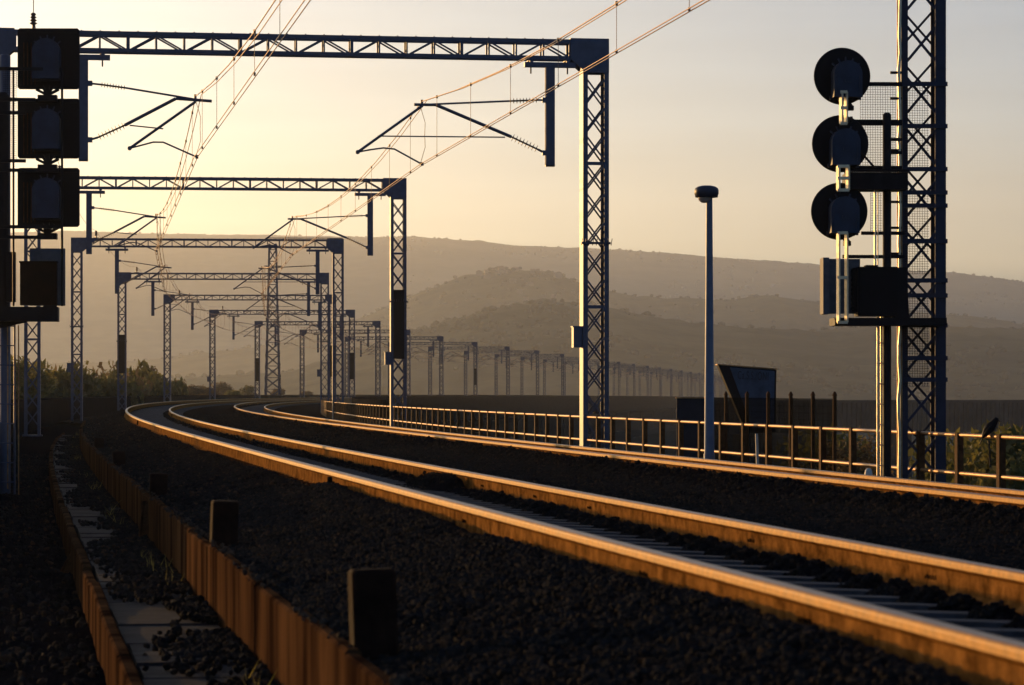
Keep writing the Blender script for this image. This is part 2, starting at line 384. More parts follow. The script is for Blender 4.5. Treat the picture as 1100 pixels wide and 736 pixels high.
wall_strip('trough_edge',-1.90,-.655,-.98,.07,-4,84,1.9,M['rust_shade_wall'],'lower stained and shade-striped board edge beside the walkway slabs, away from the rails','edging wall')
slab_root=empty('cable_trough',T(-4,-1.6,-.7)); tag(slab_root,'pale concrete cable trough lid slabs between the two low walls','cable trough')
inv=Matrix.Translation(slab_root.location).inverted(); rest=MB()
s=-4; n=0
while s<80:
    L=.62; dz=random.uniform(-.012,.008); mb=MB() if n<100 else rest; r=random.uniform(-.012,.012)
    A=[T(ss,oo,z+dz) for ss in (s+.012,s+L-.012) for oo,z in ((-1.85+r,-.74),(-1.30+r,-.74),(-1.30+r,-.672),(-1.85+r,-.672))]
    mb.add(A,[(0,1,2,3),(7,6,5,4),(0,4,5,1),(1,5,6,2),(2,6,7,3),(3,7,4,0)])
    if n<100:
        me=mb.mesh('slab',M['conc']); me.transform(inv); link('slab',me,slab_root)
    s+=L; n+=1
if rest.v:
    me=rest.mesh('slab',M['conc']); me.transform(inv); link('slab_run',me,slab_root)['kind']='stuff'
# stones spilled over the wall on the slabs and along the path
n=26000; s=-2+80*rng.random(n)**1.4; o=-1.30-np.abs(rng.normal(0,.24,n)); size=rng.uniform(.012,.034,n)
clump=noise2(s,o*3,12,3,.8); k=(o>-1.84)&keep(s,o,o*0)&(clump+rng.random(n)*.5-(-1.3-o)*1.3>-.12)
s,o,size=s[k],o[k],size[k]; z=-.672+size*.5
sw=-1+60*rng.random(1100)**1.3; ow=-1.25+rng.normal(.0,.028,1100); zw=rng.uniform(.007,.020,1100)
k=keep(sw,ow,ow*0)&(noise2(sw,ow*0,41,3,1.2)+rng.random(1100)*.6>.25); sw,ow,zw=sw[k],ow[k],zw[k]
n=22000; s2=-2+70*rng.random(n)**1.3; o2=rng.uniform(-6,-1.95,n); size2=rng.uniform(.012,.040,n); k=keep(s2,o2,o2*0); s2,o2,size2=s2[k],o2[k],size2[k]
wt=link('pebbles',stones('pebbles',sw,ow,-.295+zw*.5,zw,[M['stone3']])); tag(wt,'pebbles tinted pale as if sunlit, lying on top of the low wall',None,None,'stuff')  # stones coloured lighter so the wall top looks sunlit
sp=link('gravel',stones('gravel',np.concatenate([s,s2]),np.concatenate([o,o2]),np.concatenate([z,-.955+noise2(s2,o2,4,3,.8)*.05+size2*.3]),np.concatenate([size,size2]),[M['stone'],M['stone2']]))
tag(sp,'spilled dark gravel on the slabs and path',None,None,'stuff')
path=link('service_path', grid_mesh('service_path',np.concatenate([np.arange(-10,40,.12),np.arange(40,160,1.)]),np.concatenate([np.arange(-6.5,-1.9,.12),[-1.9]]),lambda s,o:-.955+noise2(s,o,4,3,.8)*.05+noise2(s,o,6,2,7)*.015,M['ballast']))
tag(path,kind='structure')
for (ua,va,ub,vb,o_,lb_) in ((158,538,154,584,-1.32,'rusty metal strip leaning against the taller low wall'),(82,592,66,622,-2.02,'rusty metal strip leaning on the outer edge of the walkway')):
    s_=at_u(ub,o_); b_=Vector(T(s_,o_,0)); D_=b_.y; p0=Vector(((ub-550)/F*D_,D_,CZ-(vb-HZ)/F*D_)); p1=Vector(((ua-550)/F*D_,D_+.05,CZ-(va-HZ)/F*D_))
    m=MB(); m.bar((0,0,0),tuple(p1-p0),.07,.012,up=(.6,1,0)); m.bar(tuple((p1-p0)*.1+Vector((-.035,-.002,0))),tuple((p1-p0)*.98+Vector((-.035,-.002,0))),.012,.03,up=(.6,1,0)); ob_=m.build('metal_strip',M['iron']); ob_.location=p0; tag(ob_,lb_,'metal strip')
STL=['nearest dark square stub post behind the low wall','dark square stub post behind the low wall, second from the camera','third stub post from the camera, behind the rust-stained wall','fourth stub post from the camera, small and dark behind the wall','fifth and farthest dark stub post behind the low wall']
for i,(u_,v_,h) in enumerate(((402,690,.26),(240,582,.25),(170,541,.27),(128,508,.27),(106,488,.26))):
    s=at_u(u_,-1.16); b_=T(s,-1.16,0); zb=CZ-(v_-HZ)/F*b_[1]
    m=MB(); w=.078; b=.010
    prof=[(-w+b,-w),(w-b,-w),(w,-w+b),(w,w-b),(w-b,w),(-w+b,w),(-w,w-b),(-w,-w+b)]
    vs=[(x,y,z) for z,k in ((-.3,1),(h-.012,1),(h,.9)) for x,y in [(p[0]*k,p[1]*k) for p in prof]]
    fs=[tuple(reversed(range(8))),tuple(range(16,24))]+[(a*8+i2,a*8+(i2+1)%8,(a+1)*8+(i2+1)%8,(a+1)*8+i2) for a in (0,1) for i2 in range(8)]
    m.add(vs,fs); o=m.build('stub_post',M['stub']); o.location=(b_[0],b_[1],zb); o.rotation_euler=(random.uniform(-.05,.05),random.uniform(-.04,.04),-TH(s)+random.uniform(-.1,.1))
    tag(o,STL[i],'stub post','stub posts along the low wall')

# ------------------------------------------------------------------ railings
def pipe_railing(o, s0, s1, step, label, topz=.07, botz=-.40, base=-.80, tall=None):
    root=empty('pipe_railing',T(s0,o,base)); inv=Matrix.Translation(root.location).inverted(); tag(root,label,'railing')
    for nm,z in (('top_rail',topz),('lower_rail',botz)):
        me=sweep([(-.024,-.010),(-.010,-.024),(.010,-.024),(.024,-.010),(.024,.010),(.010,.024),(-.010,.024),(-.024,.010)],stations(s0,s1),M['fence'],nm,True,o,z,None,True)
        me.transform(inv); link(nm,me,root)
    s=s0; n=0; rest=MB()
    while s<s1:
        mb=MB() if n<100 else rest
        t=TH(s); top=topz+.03
        c=Vector(T(s,o,0)); ax=Vector((math.cos(t),-math.sin(t),0)); ay=Vector((math.sin(t),math.cos(t),0))
        ax2=ax
        vs=[c+ax2*a+ay*b+Vector((0,0,z)) for z in (base,top) for a,b in ((-.04,-.055),(.04,-.055),(.04,-.046),(-.031,-.046),(-.031,.055),(-.04,.055))]
        mb.add(vs,[(0,1,2,3,4,5),(11,10,9,8,7,6)]+[(i,(i+1)%6,(i+1)%6+6,i+6) for i in range(6)])
        if n<100:
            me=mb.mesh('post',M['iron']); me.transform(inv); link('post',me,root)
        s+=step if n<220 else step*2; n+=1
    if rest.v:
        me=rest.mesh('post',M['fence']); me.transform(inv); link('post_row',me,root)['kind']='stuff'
    return root
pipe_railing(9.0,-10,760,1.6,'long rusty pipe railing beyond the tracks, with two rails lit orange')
# mesh screen standing on part of the railing
ms=empty('mesh_screen',T(36,9.06,-.8)); inv=Matrix.Translation(ms.location).inverted(); tag(ms,'tall rusty wire mesh screen on six posts in front of the slanted sign box','mesh fence')
for s in (34.4,35.6,36.9,38.3,39.7,41.2,42.5):
    m=MB(); m.tube([T(s,9.07,-.8),T(s,9.07,.54)],.028,8); m.tube([T(s,9.07,.54),T(s,9.07,.60)],[.040,.012],8)
    me=m.mesh('post',M['iron']); me.transform(inv); link('post',me,ms)
m=MB(); 
for i in range(int(8.2/.05)):
    s=34.4+i*.05; m.bar(T(s,9.09,-.72),T(s,9.09,.50),.008)
for j in range(13):
    z=-.72+j*.1; pts=[T(s,9.095,z) for s in np.arange(34.4,42.6,1.6)]
    for a,b in zip(pts[:-1],pts[1:]): m.bar(a,b,.004)
me=m.mesh('wire_mesh',M['pit']); me.transform(inv); link('wire_mesh',me,ms)

# left parapet: ribbed panel wall
pr=empty('parapet',T(20,-3.9,-.9)); inv=Matrix.Translation(pr.location).inverted(); tag(pr,'long dark ribbed parapet on the outer side of the curve, left of the portal columns','parapet')
me=sweep([(-.05,-.95),(.05,-.95),(.05,.22),(-.05,.22)],stations(18,1100),M['conc2'],'panel_wall',True,-3.9,0); me.transform(inv); pwall=me
me=sweep([(-.10,.22),(.10,.22),(.10,.30),(-.10,.30)],stations(18,1100),M['conc2'],'coping',True,-3.9,0.004); me.transform(inv); link('coping',me,pr)
m=MB(); s=18
while s<500:
    a=T(s,-3.82,-.9); b=T(s,-3.82,.22); m.bar(a,b,.07,.07); s+=.5 if s<200 else 1.2
me=m.mesh('rib',M['conc2']); me.transform(inv); link('ribbed_wall',joined(pwall,me),pr)
# deck beyond the near embankment
via=empty('viaduct',T(120,3,-4)); inv=Matrix.Translation(via.location).inverted(); tag(via,'long dark railway viaduct carrying both tracks round the curve','viaduct')
def vpart(nm,prof,a,b,mt,o=0,dz=0):
    me=sweep(prof,stations(a,b),mt,nm,True,o,dz); me.transform(inv); link(nm,me,via)
vpart('deck',[(-4.2,-3.2),(10.9,-3.2),(11.2,-1.3),(11.2,-.80),(-4.4,-.80),(-4.4,-1.3)],130,1690,M['conc2'])
vp=sweep([(10.9,-.80),(11.2,-.80),(11.2,.20),(10.9,.20)],stations(130,1690),M['conc2'],'parapet',True); vp.transform(inv)
m=MB(); s=130
while s<1200:
    m.bar(T(s,11.30,-3.0),T(s,11.27,.1),.16,.18); s+=1.3 if s<600 else 2.6
me=m.mesh('ribs',M['conc2']); me.transform(inv); link('parapet',joined(vp,me),via)
for i,s in enumerate(range(190,1690,38)):
    m=MB(); t=TH(s); c=Vector(T(s,3.4,0)); ax=Vector((math.cos(t),-math.sin(t),0)); ay=Vector((math.sin(t),math.cos(t),0))
    vs=[c+ax*a*k+ay*b*k+Vector((0,0,z)) for z,k in ((-38,1.15),(-4.2,1),(-3.21,1.25)) for a,b in ((-3.5,-1),(3.5,-1),(3.5,1),(-3.5,1))]
    m.add(vs,[(3,2,1,0),(8,9,10,11)]+[(r*4+k,r*4+(k+1)%4,r*4+4+(k+1)%4,r*4+4+k) for r in (0,1) for k in range(4)])
    me=m.mesh('pier',M['conc2']); me.transform(inv); link('pier',me,via)

# ------------------------------------------------------------------ portals
W=RE-RW; HT=7.83; CW=.54; CD=.40
index=[]
def column_mesh(base=-.9):
    m=MB(); t=.014; f=.10; zt=HT-.68
    for side in (0,1):
        x0 = 0 if side==0 else CW
        sg = 1 if side==0 else -1
        xa,xb=sorted((x0,x0+sg*t)); m.box(xa,xb,-CD/2,CD/2,base,HT-.02)
        xa,xb=sorted((x0,x0+sg*f)); m.box(xa,xb,-CD/2-.012,-CD/2,base,HT-.02); m.box(xa,xb,CD/2,CD/2+.012,base,HT-.02)
    z=base+.3; p=.56; k=0
    while z+p<zt+.05:
        for yy,ph in ((-CD/2+.008,0),(CD/2-.008,0)):
            a,b=.085,CW-.085
            m.bar((a,yy,z+.05),(b,yy,z+p-.02),.034,.008,up=(0,1,0)); m.bar((b,yy+.009,z+.05),(a,yy+.009,z+p-.02),.034,.008,up=(0,1,0))
        z+=p+.03; k+=1
        if k%5==0: m.box(.1,CW-.1,-CD/2,-CD/2+.01,z-.05,z+.02); 
    # foot plates
    m.box(-.06,CW+.06,-CD/2-.06,CD/2+.06,base-.02,base+.03)
    # climb guard of spikes
    zz=(424-258)/53.7+.53
    m.box(-.03,CW+.03,-CD/2-.05,-CD/2-.02,zz,zz+.05)
    for q in range(9):
        x=-.04+q*(CW+.08)/8; m.bar((x,-CD/2-.03,zz-.02),(x,-CD/2-.16,zz+.11),.012)
    return m.mesh('column',M['paint'])
def gusset_mesh(left):
    m=MB(); gw,gh,c=.80,.68,.22
    P=[(0,HT-gh),(0,HT+.01),(gw,HT+.01),(gw,HT-.40),(gw-c-.1,HT-gh)]
    if not left: P=[(CW-x,z) for x,z in P][::-1]
    for y0 in (-CD/2-.030,CD/2+.014): m.prism(P,y0,y0+.014)
    xa,xb=(0,gw) if left else (CW-gw,CW)
    m.box(xa,xb,-CD/2-.014,CD/2+.012,HT+.012,HT+.026)
    return m.mesh('gusset_plate',M['paint'])
def beam_mesh():
    m=MB(); x0,x1=.80,W-.80; top,bot=HT,HT-.42
    for y in (-CD/2+.03,CD/2-.03):
        m.box(x0-.25,x1+.25,y-.03,y+.03,top-.085,top); m.box(x0-.25,x1+.25,y-.03,y+.03,bot,bot+.075)
        n=20; dx=(x1-x0)/n
        for i in range(n+1):
            x=x0+i*dx
            w=.065 if i%4==0 else .035
            if i%2==0: m.box(x-w/2,x+w/2,y-.022,y+.022,bot+.07,top-.08)
            else: m.box(x-.018,x+.018,y-.02,y+.02,bot+.07,top-.08)
        for i in range(0,n,2):
            x=x0+i*dx
            m.bar((x+.06,y+.004,bot+.07),(x+dx-.02,y+.004,top-.08),.03,.04,up=(0,1,0)); m.bar((x+dx+.02,y-.004,top-.08),(x+2*dx-.06,y-.004,bot+.07),.03,.04,up=(0,1,0))
    for i in range(0,21,2):
        x=x0+i*(x1-x0)/20; m.bar((x,-CD/2+.06,top-.04),(x,CD/2-.06,top-.04),.04); m.bar((x,-CD/2+.06,bot+.04),(x,CD/2-.06,bot+.04),.04)
    for i in range(30):
        x=x0+.2+i*(x1-x0-.4)/29; m.box(x-.015,x+.015,-CD/2-.012,-CD/2+.0,top-.02,top+.012)
    return m.mesh('beam',M['paint'])
def insulator(a,b,n=7,r=.055):
    m=MB(); a=Vector(a); b=Vector(b); m.tube([a,b],.018,8)
    for i in range(n):
        c=a.lerp(b,(i+.5)/n); d=(b-a).normalized()*.010
        m.tube([c-d,c,c+d],[.02,r,.02],10)
    return m.mesh('insulator',M['insul'])
YC=-.32
def cantilever(left):
    """(tube mesh, [insulator meshes], post mesh)"""
    if left: X=lambda v:v; px=2.16; S=1
    else: X=lambda v:W-v; px=1.25; S=-1
    post=MB(); w=.095
    for sg in (-1,1): post.box(X(px)-w,X(px)+w,YC+.0+sg*.05-.008,YC+sg*.05+.008,HT-2.62,HT-.58)
    post.box(X(px)-.010,X(px)+.010,YC-.042,YC+.042,HT-2.62,HT-.58)
    post.box(X(px)-w,X(px)+w,YC-.058,YC+.058,HT-2.63,HT-2.60)
    post.box(X(px)-.53,X(px)+.53,YC-.07,YC+.07,HT-.60,HT-.50)
    for xx in (-.38,.38):
        post.tube([(X(px)+xx,YC+.10,HT-.72),(X(px)+xx,YC+.10,HT-.38)],.018,6)
        post.box(X(px)+xx-.05,X(px)+xx+.05,YC+.0,YC+.34,HT-.46,HT-.425)
        post.box(X(px)+xx-.035,X(px)+xx+.035,YC-.02,YC+.06,HT-.50,HT-.42)
    t=MB(); ins=[]
    if left:
        P0=(2.29,YC,6.76); I0=(2.5,YC,6.74); I1=(3.0,YC,6.68); AP=(4.39,YC,6.47); END=(4.72,YC,6.44)
        L0=(2.29,YC,5.63); K0=(2.45,YC,5.68); K1=(2.98,YC,5.93); D1=(4.0,YC,6.48)
        R0=(4.39,YC+.0,6.42); R1=(3.08,YC,5.47); S0=R1; Sm=[(3.3,YC,5.53),(3.55,YC,5.60),(3.75,YC,5.60)]; SE=(4.42,YC,5.31)
        TA=(3.08,YC,5.93); TB=(3.75,YC,5.87)
    else:
        q=lambda x,z:(W-x,YC,z)
        P0=q(1.36,6.56); I0=q(1.5,6.56); I1=q(2.1,6.53); AP=q(3.89,6.43); END=q(4.05,6.43)
        L0=q(1.36,5.48); K0=q(1.50,5.55); K1=q(2.05,5.80); D1=q(3.6,6.43)
        R0=q(3.89,6.40); R1=q(5.20,5.45); Sm=[q(4.95,5.50),q(4.68,5.54),q(4.45,5.52)]; SE=q(3.89,5.22)
        TA=q(4.79,5.78); TB=q(2.18,5.79)
    t.tube([P0,I0],.022,6); t.tube([I1,AP,END],.020,8); t.tube([L0,K0],.025,6); t.tube([K1,D1],.034,8); t.tube([D1,END],.030,8)
    t.tube([R0,R1],.028,8); t.tube([R1]+Sm+[SE],.019,6); t.tube([TA,TB],.015,6)
    t.tube([(AP[0],YC,AP[2]-.05),(AP[0],YC,AP[2]+.10)],.028,8)
    t.tube([(R1[0],YC-.03,R1[2]),(R1[0],YC+.03,R1[2])],.045,8)
    t.box(SE[0]-.03,SE[0]+.03,YC-.05,YC+.05,SE[2]-.03,SE[2]+.04)
    for p in (P0,L0): t.box(p[0]-.05,p[0]+.05,YC-.05,YC+.05,p[2]-.05,p[2]+.05)
    ins=[insulator(I0,I1,9,.062),insulator(K0,K1,8,.085)]
    tm=t.mesh('cantilever_arm',M['paint'])
    return post.mesh('drop_post',M['paint']),tm,ins,SE,AP
colm=column_mesh(); gl,gr=gusset_mesh(True),gusset_mesh(False); bm=beam_mesh(); cl,cr=cantilever(True),cantilever(False)
def boardm():
    m=MB(); m.box(.09,CW-.08,-CD/2-.07,-CD/2-.03,1.70,4.05); m.box(.14,CW-.13,-CD/2-.03,-CD/2,2.0,2.06); m.box(.14,CW-.13,-CD/2-.03,-CD/2,3.7,3.76)
    return m.mesh('number_board',M['black'])
def boxm():
    m=MB(); m.box(-.19,-.005,-.16,.08,1.50,1.92); m.box(-.21,-.0,-.18,.10,1.92,1.94)
    for z in (1.55,1.86): m.box(-.195,-.19,-.05,.0,z,z+.03)
    return m.mesh('junction_box',M['paint2'])
def feeder_insulator():
    m=MB(); x=1.17; m.tube([(x,0,HT),(x,0,HT+.12)],.03,8)
    for i in range(4): m.tube([(x,0,HT+.12+i*.06),(x,0,HT+.15+i*.06),(x,0,HT+.18+i*.06)],[.035,.085-.008*i,.03],10)
    m.box(x-.14,x+.14,-.08,.08,HT,HT+.03)
    return m.mesh('pin_insulator',M['insul'])
brd,bxm,fim=boardm(),boxm(),feeder_insulator()
def make_portal(s, board, box, lab):
    r=empty('portal_gantry',T(s,RW,0),-TH(s)); tag(r,lab,'portal gantry','lattice portals over the tracks')
    for x in (0,W-CW): link('column',colm,r,(x,0,0))
    link('gusset_plate',gl,r); link('gusset_plate',gr,r,(W-CW,0,0)); link('beam',bm,r)
    for c in (cl,cr):
        p=link('drop_post',c[0],r); a=link('cantilever_arm',c[1],r)
        for im in c[2]: link('insulator',im,a)
    link('pin_insulator',fim,r)
    if board is not None: link('number_board',brd,r,((0,W-CW)[board],0,0))
    if box is not None: link('junction_box',bxm,r,((0,W-CW)[box],0,0))
    return r
ORD=['nearest','second','third','fourth','fifth','sixth','seventh','eighth','ninth','tenth','eleventh','twelfth','thirteenth','fourteenth','fifteenth','sixteenth','seventeenth','eighteenth','nineteenth','twentieth']
S0,SP=53.86,41.06
NP=39
PS=[S0+i*SP for i in range(NP)]
for i,s in enumerate(PS):
    if i==0: lab='nearest and largest blue-grey lattice portal spanning both tracks, its beam across the sky'
    elif i<20: lab='blue-grey lattice portal over both tracks, %s from the nearest one'%ORD[i]
    else: lab='tiny hazy lattice portal at the far end of the row, %d spans beyond the nearest'%i
    bd={1:1,3:0,2:None,5:1,4:1,6:0,9:1}.get(i); bx={0:1,1:1,2:0,3:1,5:0}.get(i, None)
    make_portal(s,bd,bx,lab)

# overhead wires
def wire_line(name, xloc, zc, zm, label):
    root=empty('overhead_wire',T(-30,RW+xloc,zc)); inv=Matrix.Translation(root.location).inverted(); tag(root,label,'overhead wire','overhead contact lines')
    pts=[S0-2*SP+i*SP for i in range(NP+2)]
    def cpos(s):   # straight between supports
        i=int((s-pts[0])//SP); i=max(0,min(i,len(pts)-2)); a=Vector(T(pts[i]+YC,RW+xloc,zc)); b=Vector(T(pts[i+1]+YC,RW+xloc,zc)); u=(s-pts[i])/SP
        return a.lerp(b,u),u
    for k,dx in enumerate((-.035,.035)):
        m=MB(); P=[cpos(p+.001)[0]+Vector((dx,0,0)) for p in pts[:-1]]
        m.tube(P,.0085,5); me=m.mesh('contact_wire',M['copper']); me.transform(inv); link('contact_wire',me,root)
    sag=.62
    def mpos(s):
        p,u=cpos(s); return p+Vector((0,0,(zm-zc)-sag*4*u*(1-u)))
    m=MB(); P=[]
    for i in range(len(pts)-1):
        for j in range(8): P.append(mpos(pts[i]+(j/8+.0005)*SP))
    m.tube(P,.0105,5); me=m.mesh('messenger_wire',M['copper']); me.transform(inv); link('messenger_wire',me,root)
    m=MB(); m.tube([p+Vector((.11,0,.03)) for p in P],.009,5); me=m.mesh('messenger_wire',M['copper']); me.transform(inv); link('messenger_wire',me,root)
    n=0; rest=MB()
    for i in range(1,len(pts)-2):
        for j in range(9):
            u=(j+.5)/9; s=pts[i]+u*SP; mb=MB() if n<100 else rest
            a=cpos(s)[0]; b=mpos(s); mb.tube([a,b],.0045,4,False); mb.tube([b-Vector((0,0,.03)),b+Vector((0,0,.03))],.022,5); mb.tube([a-Vector((0,0,.02)),a+Vector((0,0,.03))],.018,5)
            if n<100:
                me=mb.mesh('dropper',M['cable']); me.transform(inv); link('dropper',me,root)
            n+=1
    me=rest.mesh('dropper',M['cable']); me.transform(inv); link('dropper_row',me,root)['kind']='stuff'
    # loops of slack jumper near the first supports
    for i in range(2,8):
        m=MB(); a,_=cpos(pts[i]+.4); b=mpos(pts[i]+.4); c=a.lerp(b,.5)+Vector((.10,0,0)); m.tube([a,a.lerp(c,.6)+Vector((.05,0,0)),c,b.lerp(c,.6)+Vector((.05,0,0)),b],.006,4,False)
        me=m.mesh('jumper_cable',M['cable']); me.transform(inv); link('jumper_cable',me,root)
wire_line('w',4.40,5.31,6.54,'copper contact and messenger wires above the nearer track')
wire_line('w',W-3.89,5.22,6.50,'copper contact and messenger wires above the farther track beside the railing')
m=MB(); P=[]
pts=[S0-2*SP+i*SP for i in range(NP+2)]
for i in range(len(pts)-1):
    a=Vector(T(pts[i],RW+1.17,HT+.36)); b=Vector(T(pts[i+1],RW+1.17,HT+.36))
    for j in range(6):
        u=j/6; P.append(a.lerp(b,u)-Vector((0,0,.5*4*u*(1-u))))
m.tube(P,.009,5); fw=m.build('feeder_wire',M['cable']); tag(fw,'thin feeder wire running over the tops of the portal beams','feeder wire')

# ------------------------------------------------------------------ lamp post
s=at_u(762.5,8.45,20); base=Vector(T(s,8.45,-.75)); lp=empty('lamp_post',base,-TH(s)); tag(lp,'tall blue-grey lamp post with mushroom lamp head beside the railing','lamp post')
ztop=CZ+(424-210)/F*base.y - base.z
m=MB(); m.tube([(0,0,-.1),(0,0,.35),(0,0,.36),(0,0,ztop)],[.092,.090,.082,.050],16); m.build('pole',M['lamp'],lp)
m=MB(); m.box(-.16,.16,-.16,.16,-.02,.02); m.build('base_plate',M['paint'],lp)
def lathe(mb, prof, c=(0,0,0), n=24):
    vs=[(c[0]+r*math.cos(2*math.pi*k/n),c[1]+r*math.sin(2*math.pi*k/n),c[2]+z) for r,z in prof for k in range(n)]
    fs=[(i*n+k,i*n+(k+1)%n,(i+1)*n+(k+1)%n,(i+1)*n+k) for i in range(len(prof)-1) for k in range(n)]
    mb.add(vs,fs,True)
hd=MB(); lathe(hd,[(.001,.19),(.08,.185),(.14,.17),(.180,.145),(.194,.11),(.194,.05),(.186,.04),(.180,.0),(.16,-.005),(.001,-.005)],(-.045,0,ztop-.03)); h=hd.build('lamp_head',M['hood'],lp)
g=MB(); lathe(g,[(.10,0),(.098,-.03),(.08,-.06),(.045,-.085),(.001,-.092)],(-.085,-.02,ztop-.032),20); g.build('lamp_glass',M['glass'],h)

# ------------------------------------------------------------------ signals
def rounded_housing(w,h,d,y0,mt):
    """signal lamp housing with an arched top, seen from behind, plus small fins"""
    m=MB(); P=[(-w/2,-h/2),(w/2,-h/2),(w/2,h/2-w*.45)]+[(w/2*math.cos(a),h/2-w*.45+w*.45*math.sin(a)) for a in np.linspace(.2,math.pi-.2,9)]+[(-w/2,h/2-w*.45)]
    m.prism(P,y0-d,y0)
    m.box(-w/2-.02,w/2+.02,y0-.03,y0-.002,-h/2-.02,-h/2+.03)
    m.box(-.04,.04,y0-d-.012,y0-d,-h*.1,-h*.02); m.box(-w*.42,-w*.38,y0-d-.01,y0-d,-h*.4,h*.1); m.box(w*.38,w*.42,y0-d-.01,y0-d,-h*.4,h*.1)
    for a in (-.9,-.45,0,.45,.9): m.bar((math.sin(a)*w*.46,y0-.05,h/2-w*.45+math.cos(a)*w*.45),(math.sin(a)*w*.62,y0-.05,h/2-w*.45+math.cos(a)*w*.62),.02)
    return m
# right: discs on brackets of a lattice mast
dR=38.5
sR=30.2; mb0=Vector((0.1366*dR,dR,0)); gz=T(sR,9,-.80)[2]
def rx(u): return (u-990)/F*dR         # local x of a photo column at the mast's distance
def rz(v): return CZ+(424-v)/F*dR-gz   # local z of a photo row
sg=empty('signal_mast',(mb0.x,mb0.y,gz),R(1.5)); tag(sg,'tall lattice signal mast with three round black signal heads beyond the tracks','signal mast','railway signals')
m=MB(); zt=7.6; xl,xr=rx(966),rx(1014); wd=.34
for x0,sgn,fw in ((xl,1,.085),(xr,-1,.14)):
    for yy in (-wd/2,wd/2):
        a,b=sorted((x0,x0+sgn*fw)); m.box(a,b,yy-.008,yy+.008,-.1,zt)
    a,b=sorted((x0,x0+sgn*.014)); m.box(a,b,-wd/2+.009,wd/2-.009,-.1,zt)
z=.35
while z<zt-.4:
    a,b=xl+.08,xr-.13
    m.bar((a,-wd/2+.016,z),(b,-wd/2+.016,z+.44),.036,.008,up=(0,1,0)); m.bar((b,-wd/2+.026,z),(a,-wd/2+.026,z+.44),.036,.008,up=(0,1,0))
    m.bar((a,wd/2-.016,z+.25),(b,wd/2-.016,z+.66),.030,.008,up=(0,1,0)); m.bar((b,wd/2-.026,z+.25),(a,wd/2-.026,z+.66),.030,.008,up=(0,1,0))
    z+=.66
m.box(xl-.1,xr+.1,-.27,.27,-.12,-.02)
m.build('mast',M['mastpaint'],sg)
for v in (92,137,183,208,222,260,302,318,350,385,408):
    m=MB(); m.box(xl-.02,xr+.015,-wd/2-.045,-wd/2-.012,rz(v)-.028,rz(v)+.028); m.build('cross_brace',M['mastpaint'],sg)
for v in (57,245,395): pass
discs=[(903,87),(901,158.5),(900,230)]
for (u,v) in discs:
    hx,hz=rx(u),rz(v); y=-.55
    m=MB(); n=48; r=.362
    lathe(m,[(.001,0),(r-.01,0),(r,.006),(r,.018),(r-.008,.026),(.001,.026)],(0,0,0),n)
    me=m.mesh('signal_disc',M['black']); me.transform(Matrix.Rotation(R(-90),4,'X')@Matrix.Identity(4)); 
    d=link('signal_disc',me,sg,(hx,y,hz)); d.rotation_euler=(0,0,R(3))
    h=rounded_housing(.36,.46,.22,-.03,None); hm=h.mesh('lamp_housing',M['hood']); link('lamp_housing',hm,d,(.03,-.002,-.055))
    b=MB(); b.bar((.02,-.10,-.29),(.10,-.04,-.40),.05); b.bar((.02,-.10,-.29),(.18,-.06,-.30),.03); b.box(.04,.13,-.10,-.02,-.44,-.38); b.build('mount_bracket',M['dark'],d)
# vertical hanger carrying the heads, with shiny galvanised channels
def fr(x0,x1,y,z0,z1,w,mt,nm):
    m=MB(); 
    for xx in (x0,x1):
        c,s_=math.cos(.45),math.sin(.45); q=[(-w/2*1.2,-.03),(w/2*1.2,-.03),(w/2*1.2,.03),(-w/2*1.2,.03)]; q=[(xx+a*c-b*s_,y-a*s_*-1*-1+b*c) for a,b in q]
        m.add([(a,b,z0) for a,b in q]+[(a,b,z1) for a,b in q],[(3,2,1,0),(4,5,6,7),(0,1,5,4),(1,2,6,5),(2,3,7,6),(3,0,4,7)])
    for zz in (z0,z1,(z0+z1)/2):
        q=[(x0-w/2-.004,y-.02),(x1+w/2+.004,y-.045),(x1+w/2+.004,y+.03),(x0-w/2-.004,y+.03)]
        m.add([(a,b,zz-.018) for a,b in q]+[(a,b,zz+.018) for a,b in q],[(3,2,1,0),(4,5,6,7),(0,1,5,4),(1,2,6,5),(2,3,7,6),(3,0,4,7)])
    return m.build(nm,mt,sg)
M['galv']=mat('bright_galvanised_channel',(.75,.62,.42),.34,.65,.2,10)
fr(rx(899),rx(904),-.80,rz(139),rz(106),.016,M['galv'],'hanger_channel')
fr(rx(896),rx(906),-.80,rz(209),rz(184),.02,M['galv'],'hanger_channel')
fr(rx(896),rx(904.5),-.80,rz(348),rz(254),.016,M['galv'],'hanger_channel')
for q_ in ((898,904,184,139),(898,903,254,208)):
    m=MB(); m.box(rx(q_[0]),rx(q_[1]),-.785,-.755,rz(q_[2]),rz(q_[3])); m.build('hanger_bar',M['dark'],sg)
# horizontal arms and platforms
for v,u0,th in ((93,905,.05),(134,909,.075),(182,914,.045),(152,952,.04),(166,952,.04)):
    m=MB(); m.box(rx(u0),rx(970),-.30,-.26,rz(v)-th/2,rz(v)+th/2)
    if u0<940: m.box(rx(u0),rx(u0)+.035,-.74,-.30,rz(v)-th/2+.003,rz(v)+th/2-.003)
    m.build('arm',M['dark'],sg)
m=MB(); m.box(rx(908),rx(972),-.62,-.10,rz(207),rz(189)); m.box(rx(905),rx(973),-.64,-.60,rz(189)+.002,rz(187)+.01); m.build('platform',M['dark'],sg)
m=MB(); m.box(rx(893),rx(1012),-.70,-.22,rz(351),rz(343)); m.box(rx(893),rx(905),-.75,-.70,rz(351),rz(345)); m.build('platform',M['dark'],sg)
for v,u0 in ((252,926),(277,906)): m=MB(); m.box(rx(u0),rx(972),-.32,-.285,rz(v)-.022,rz(v)+.022); m.build('handrail',M['dark'],sg)
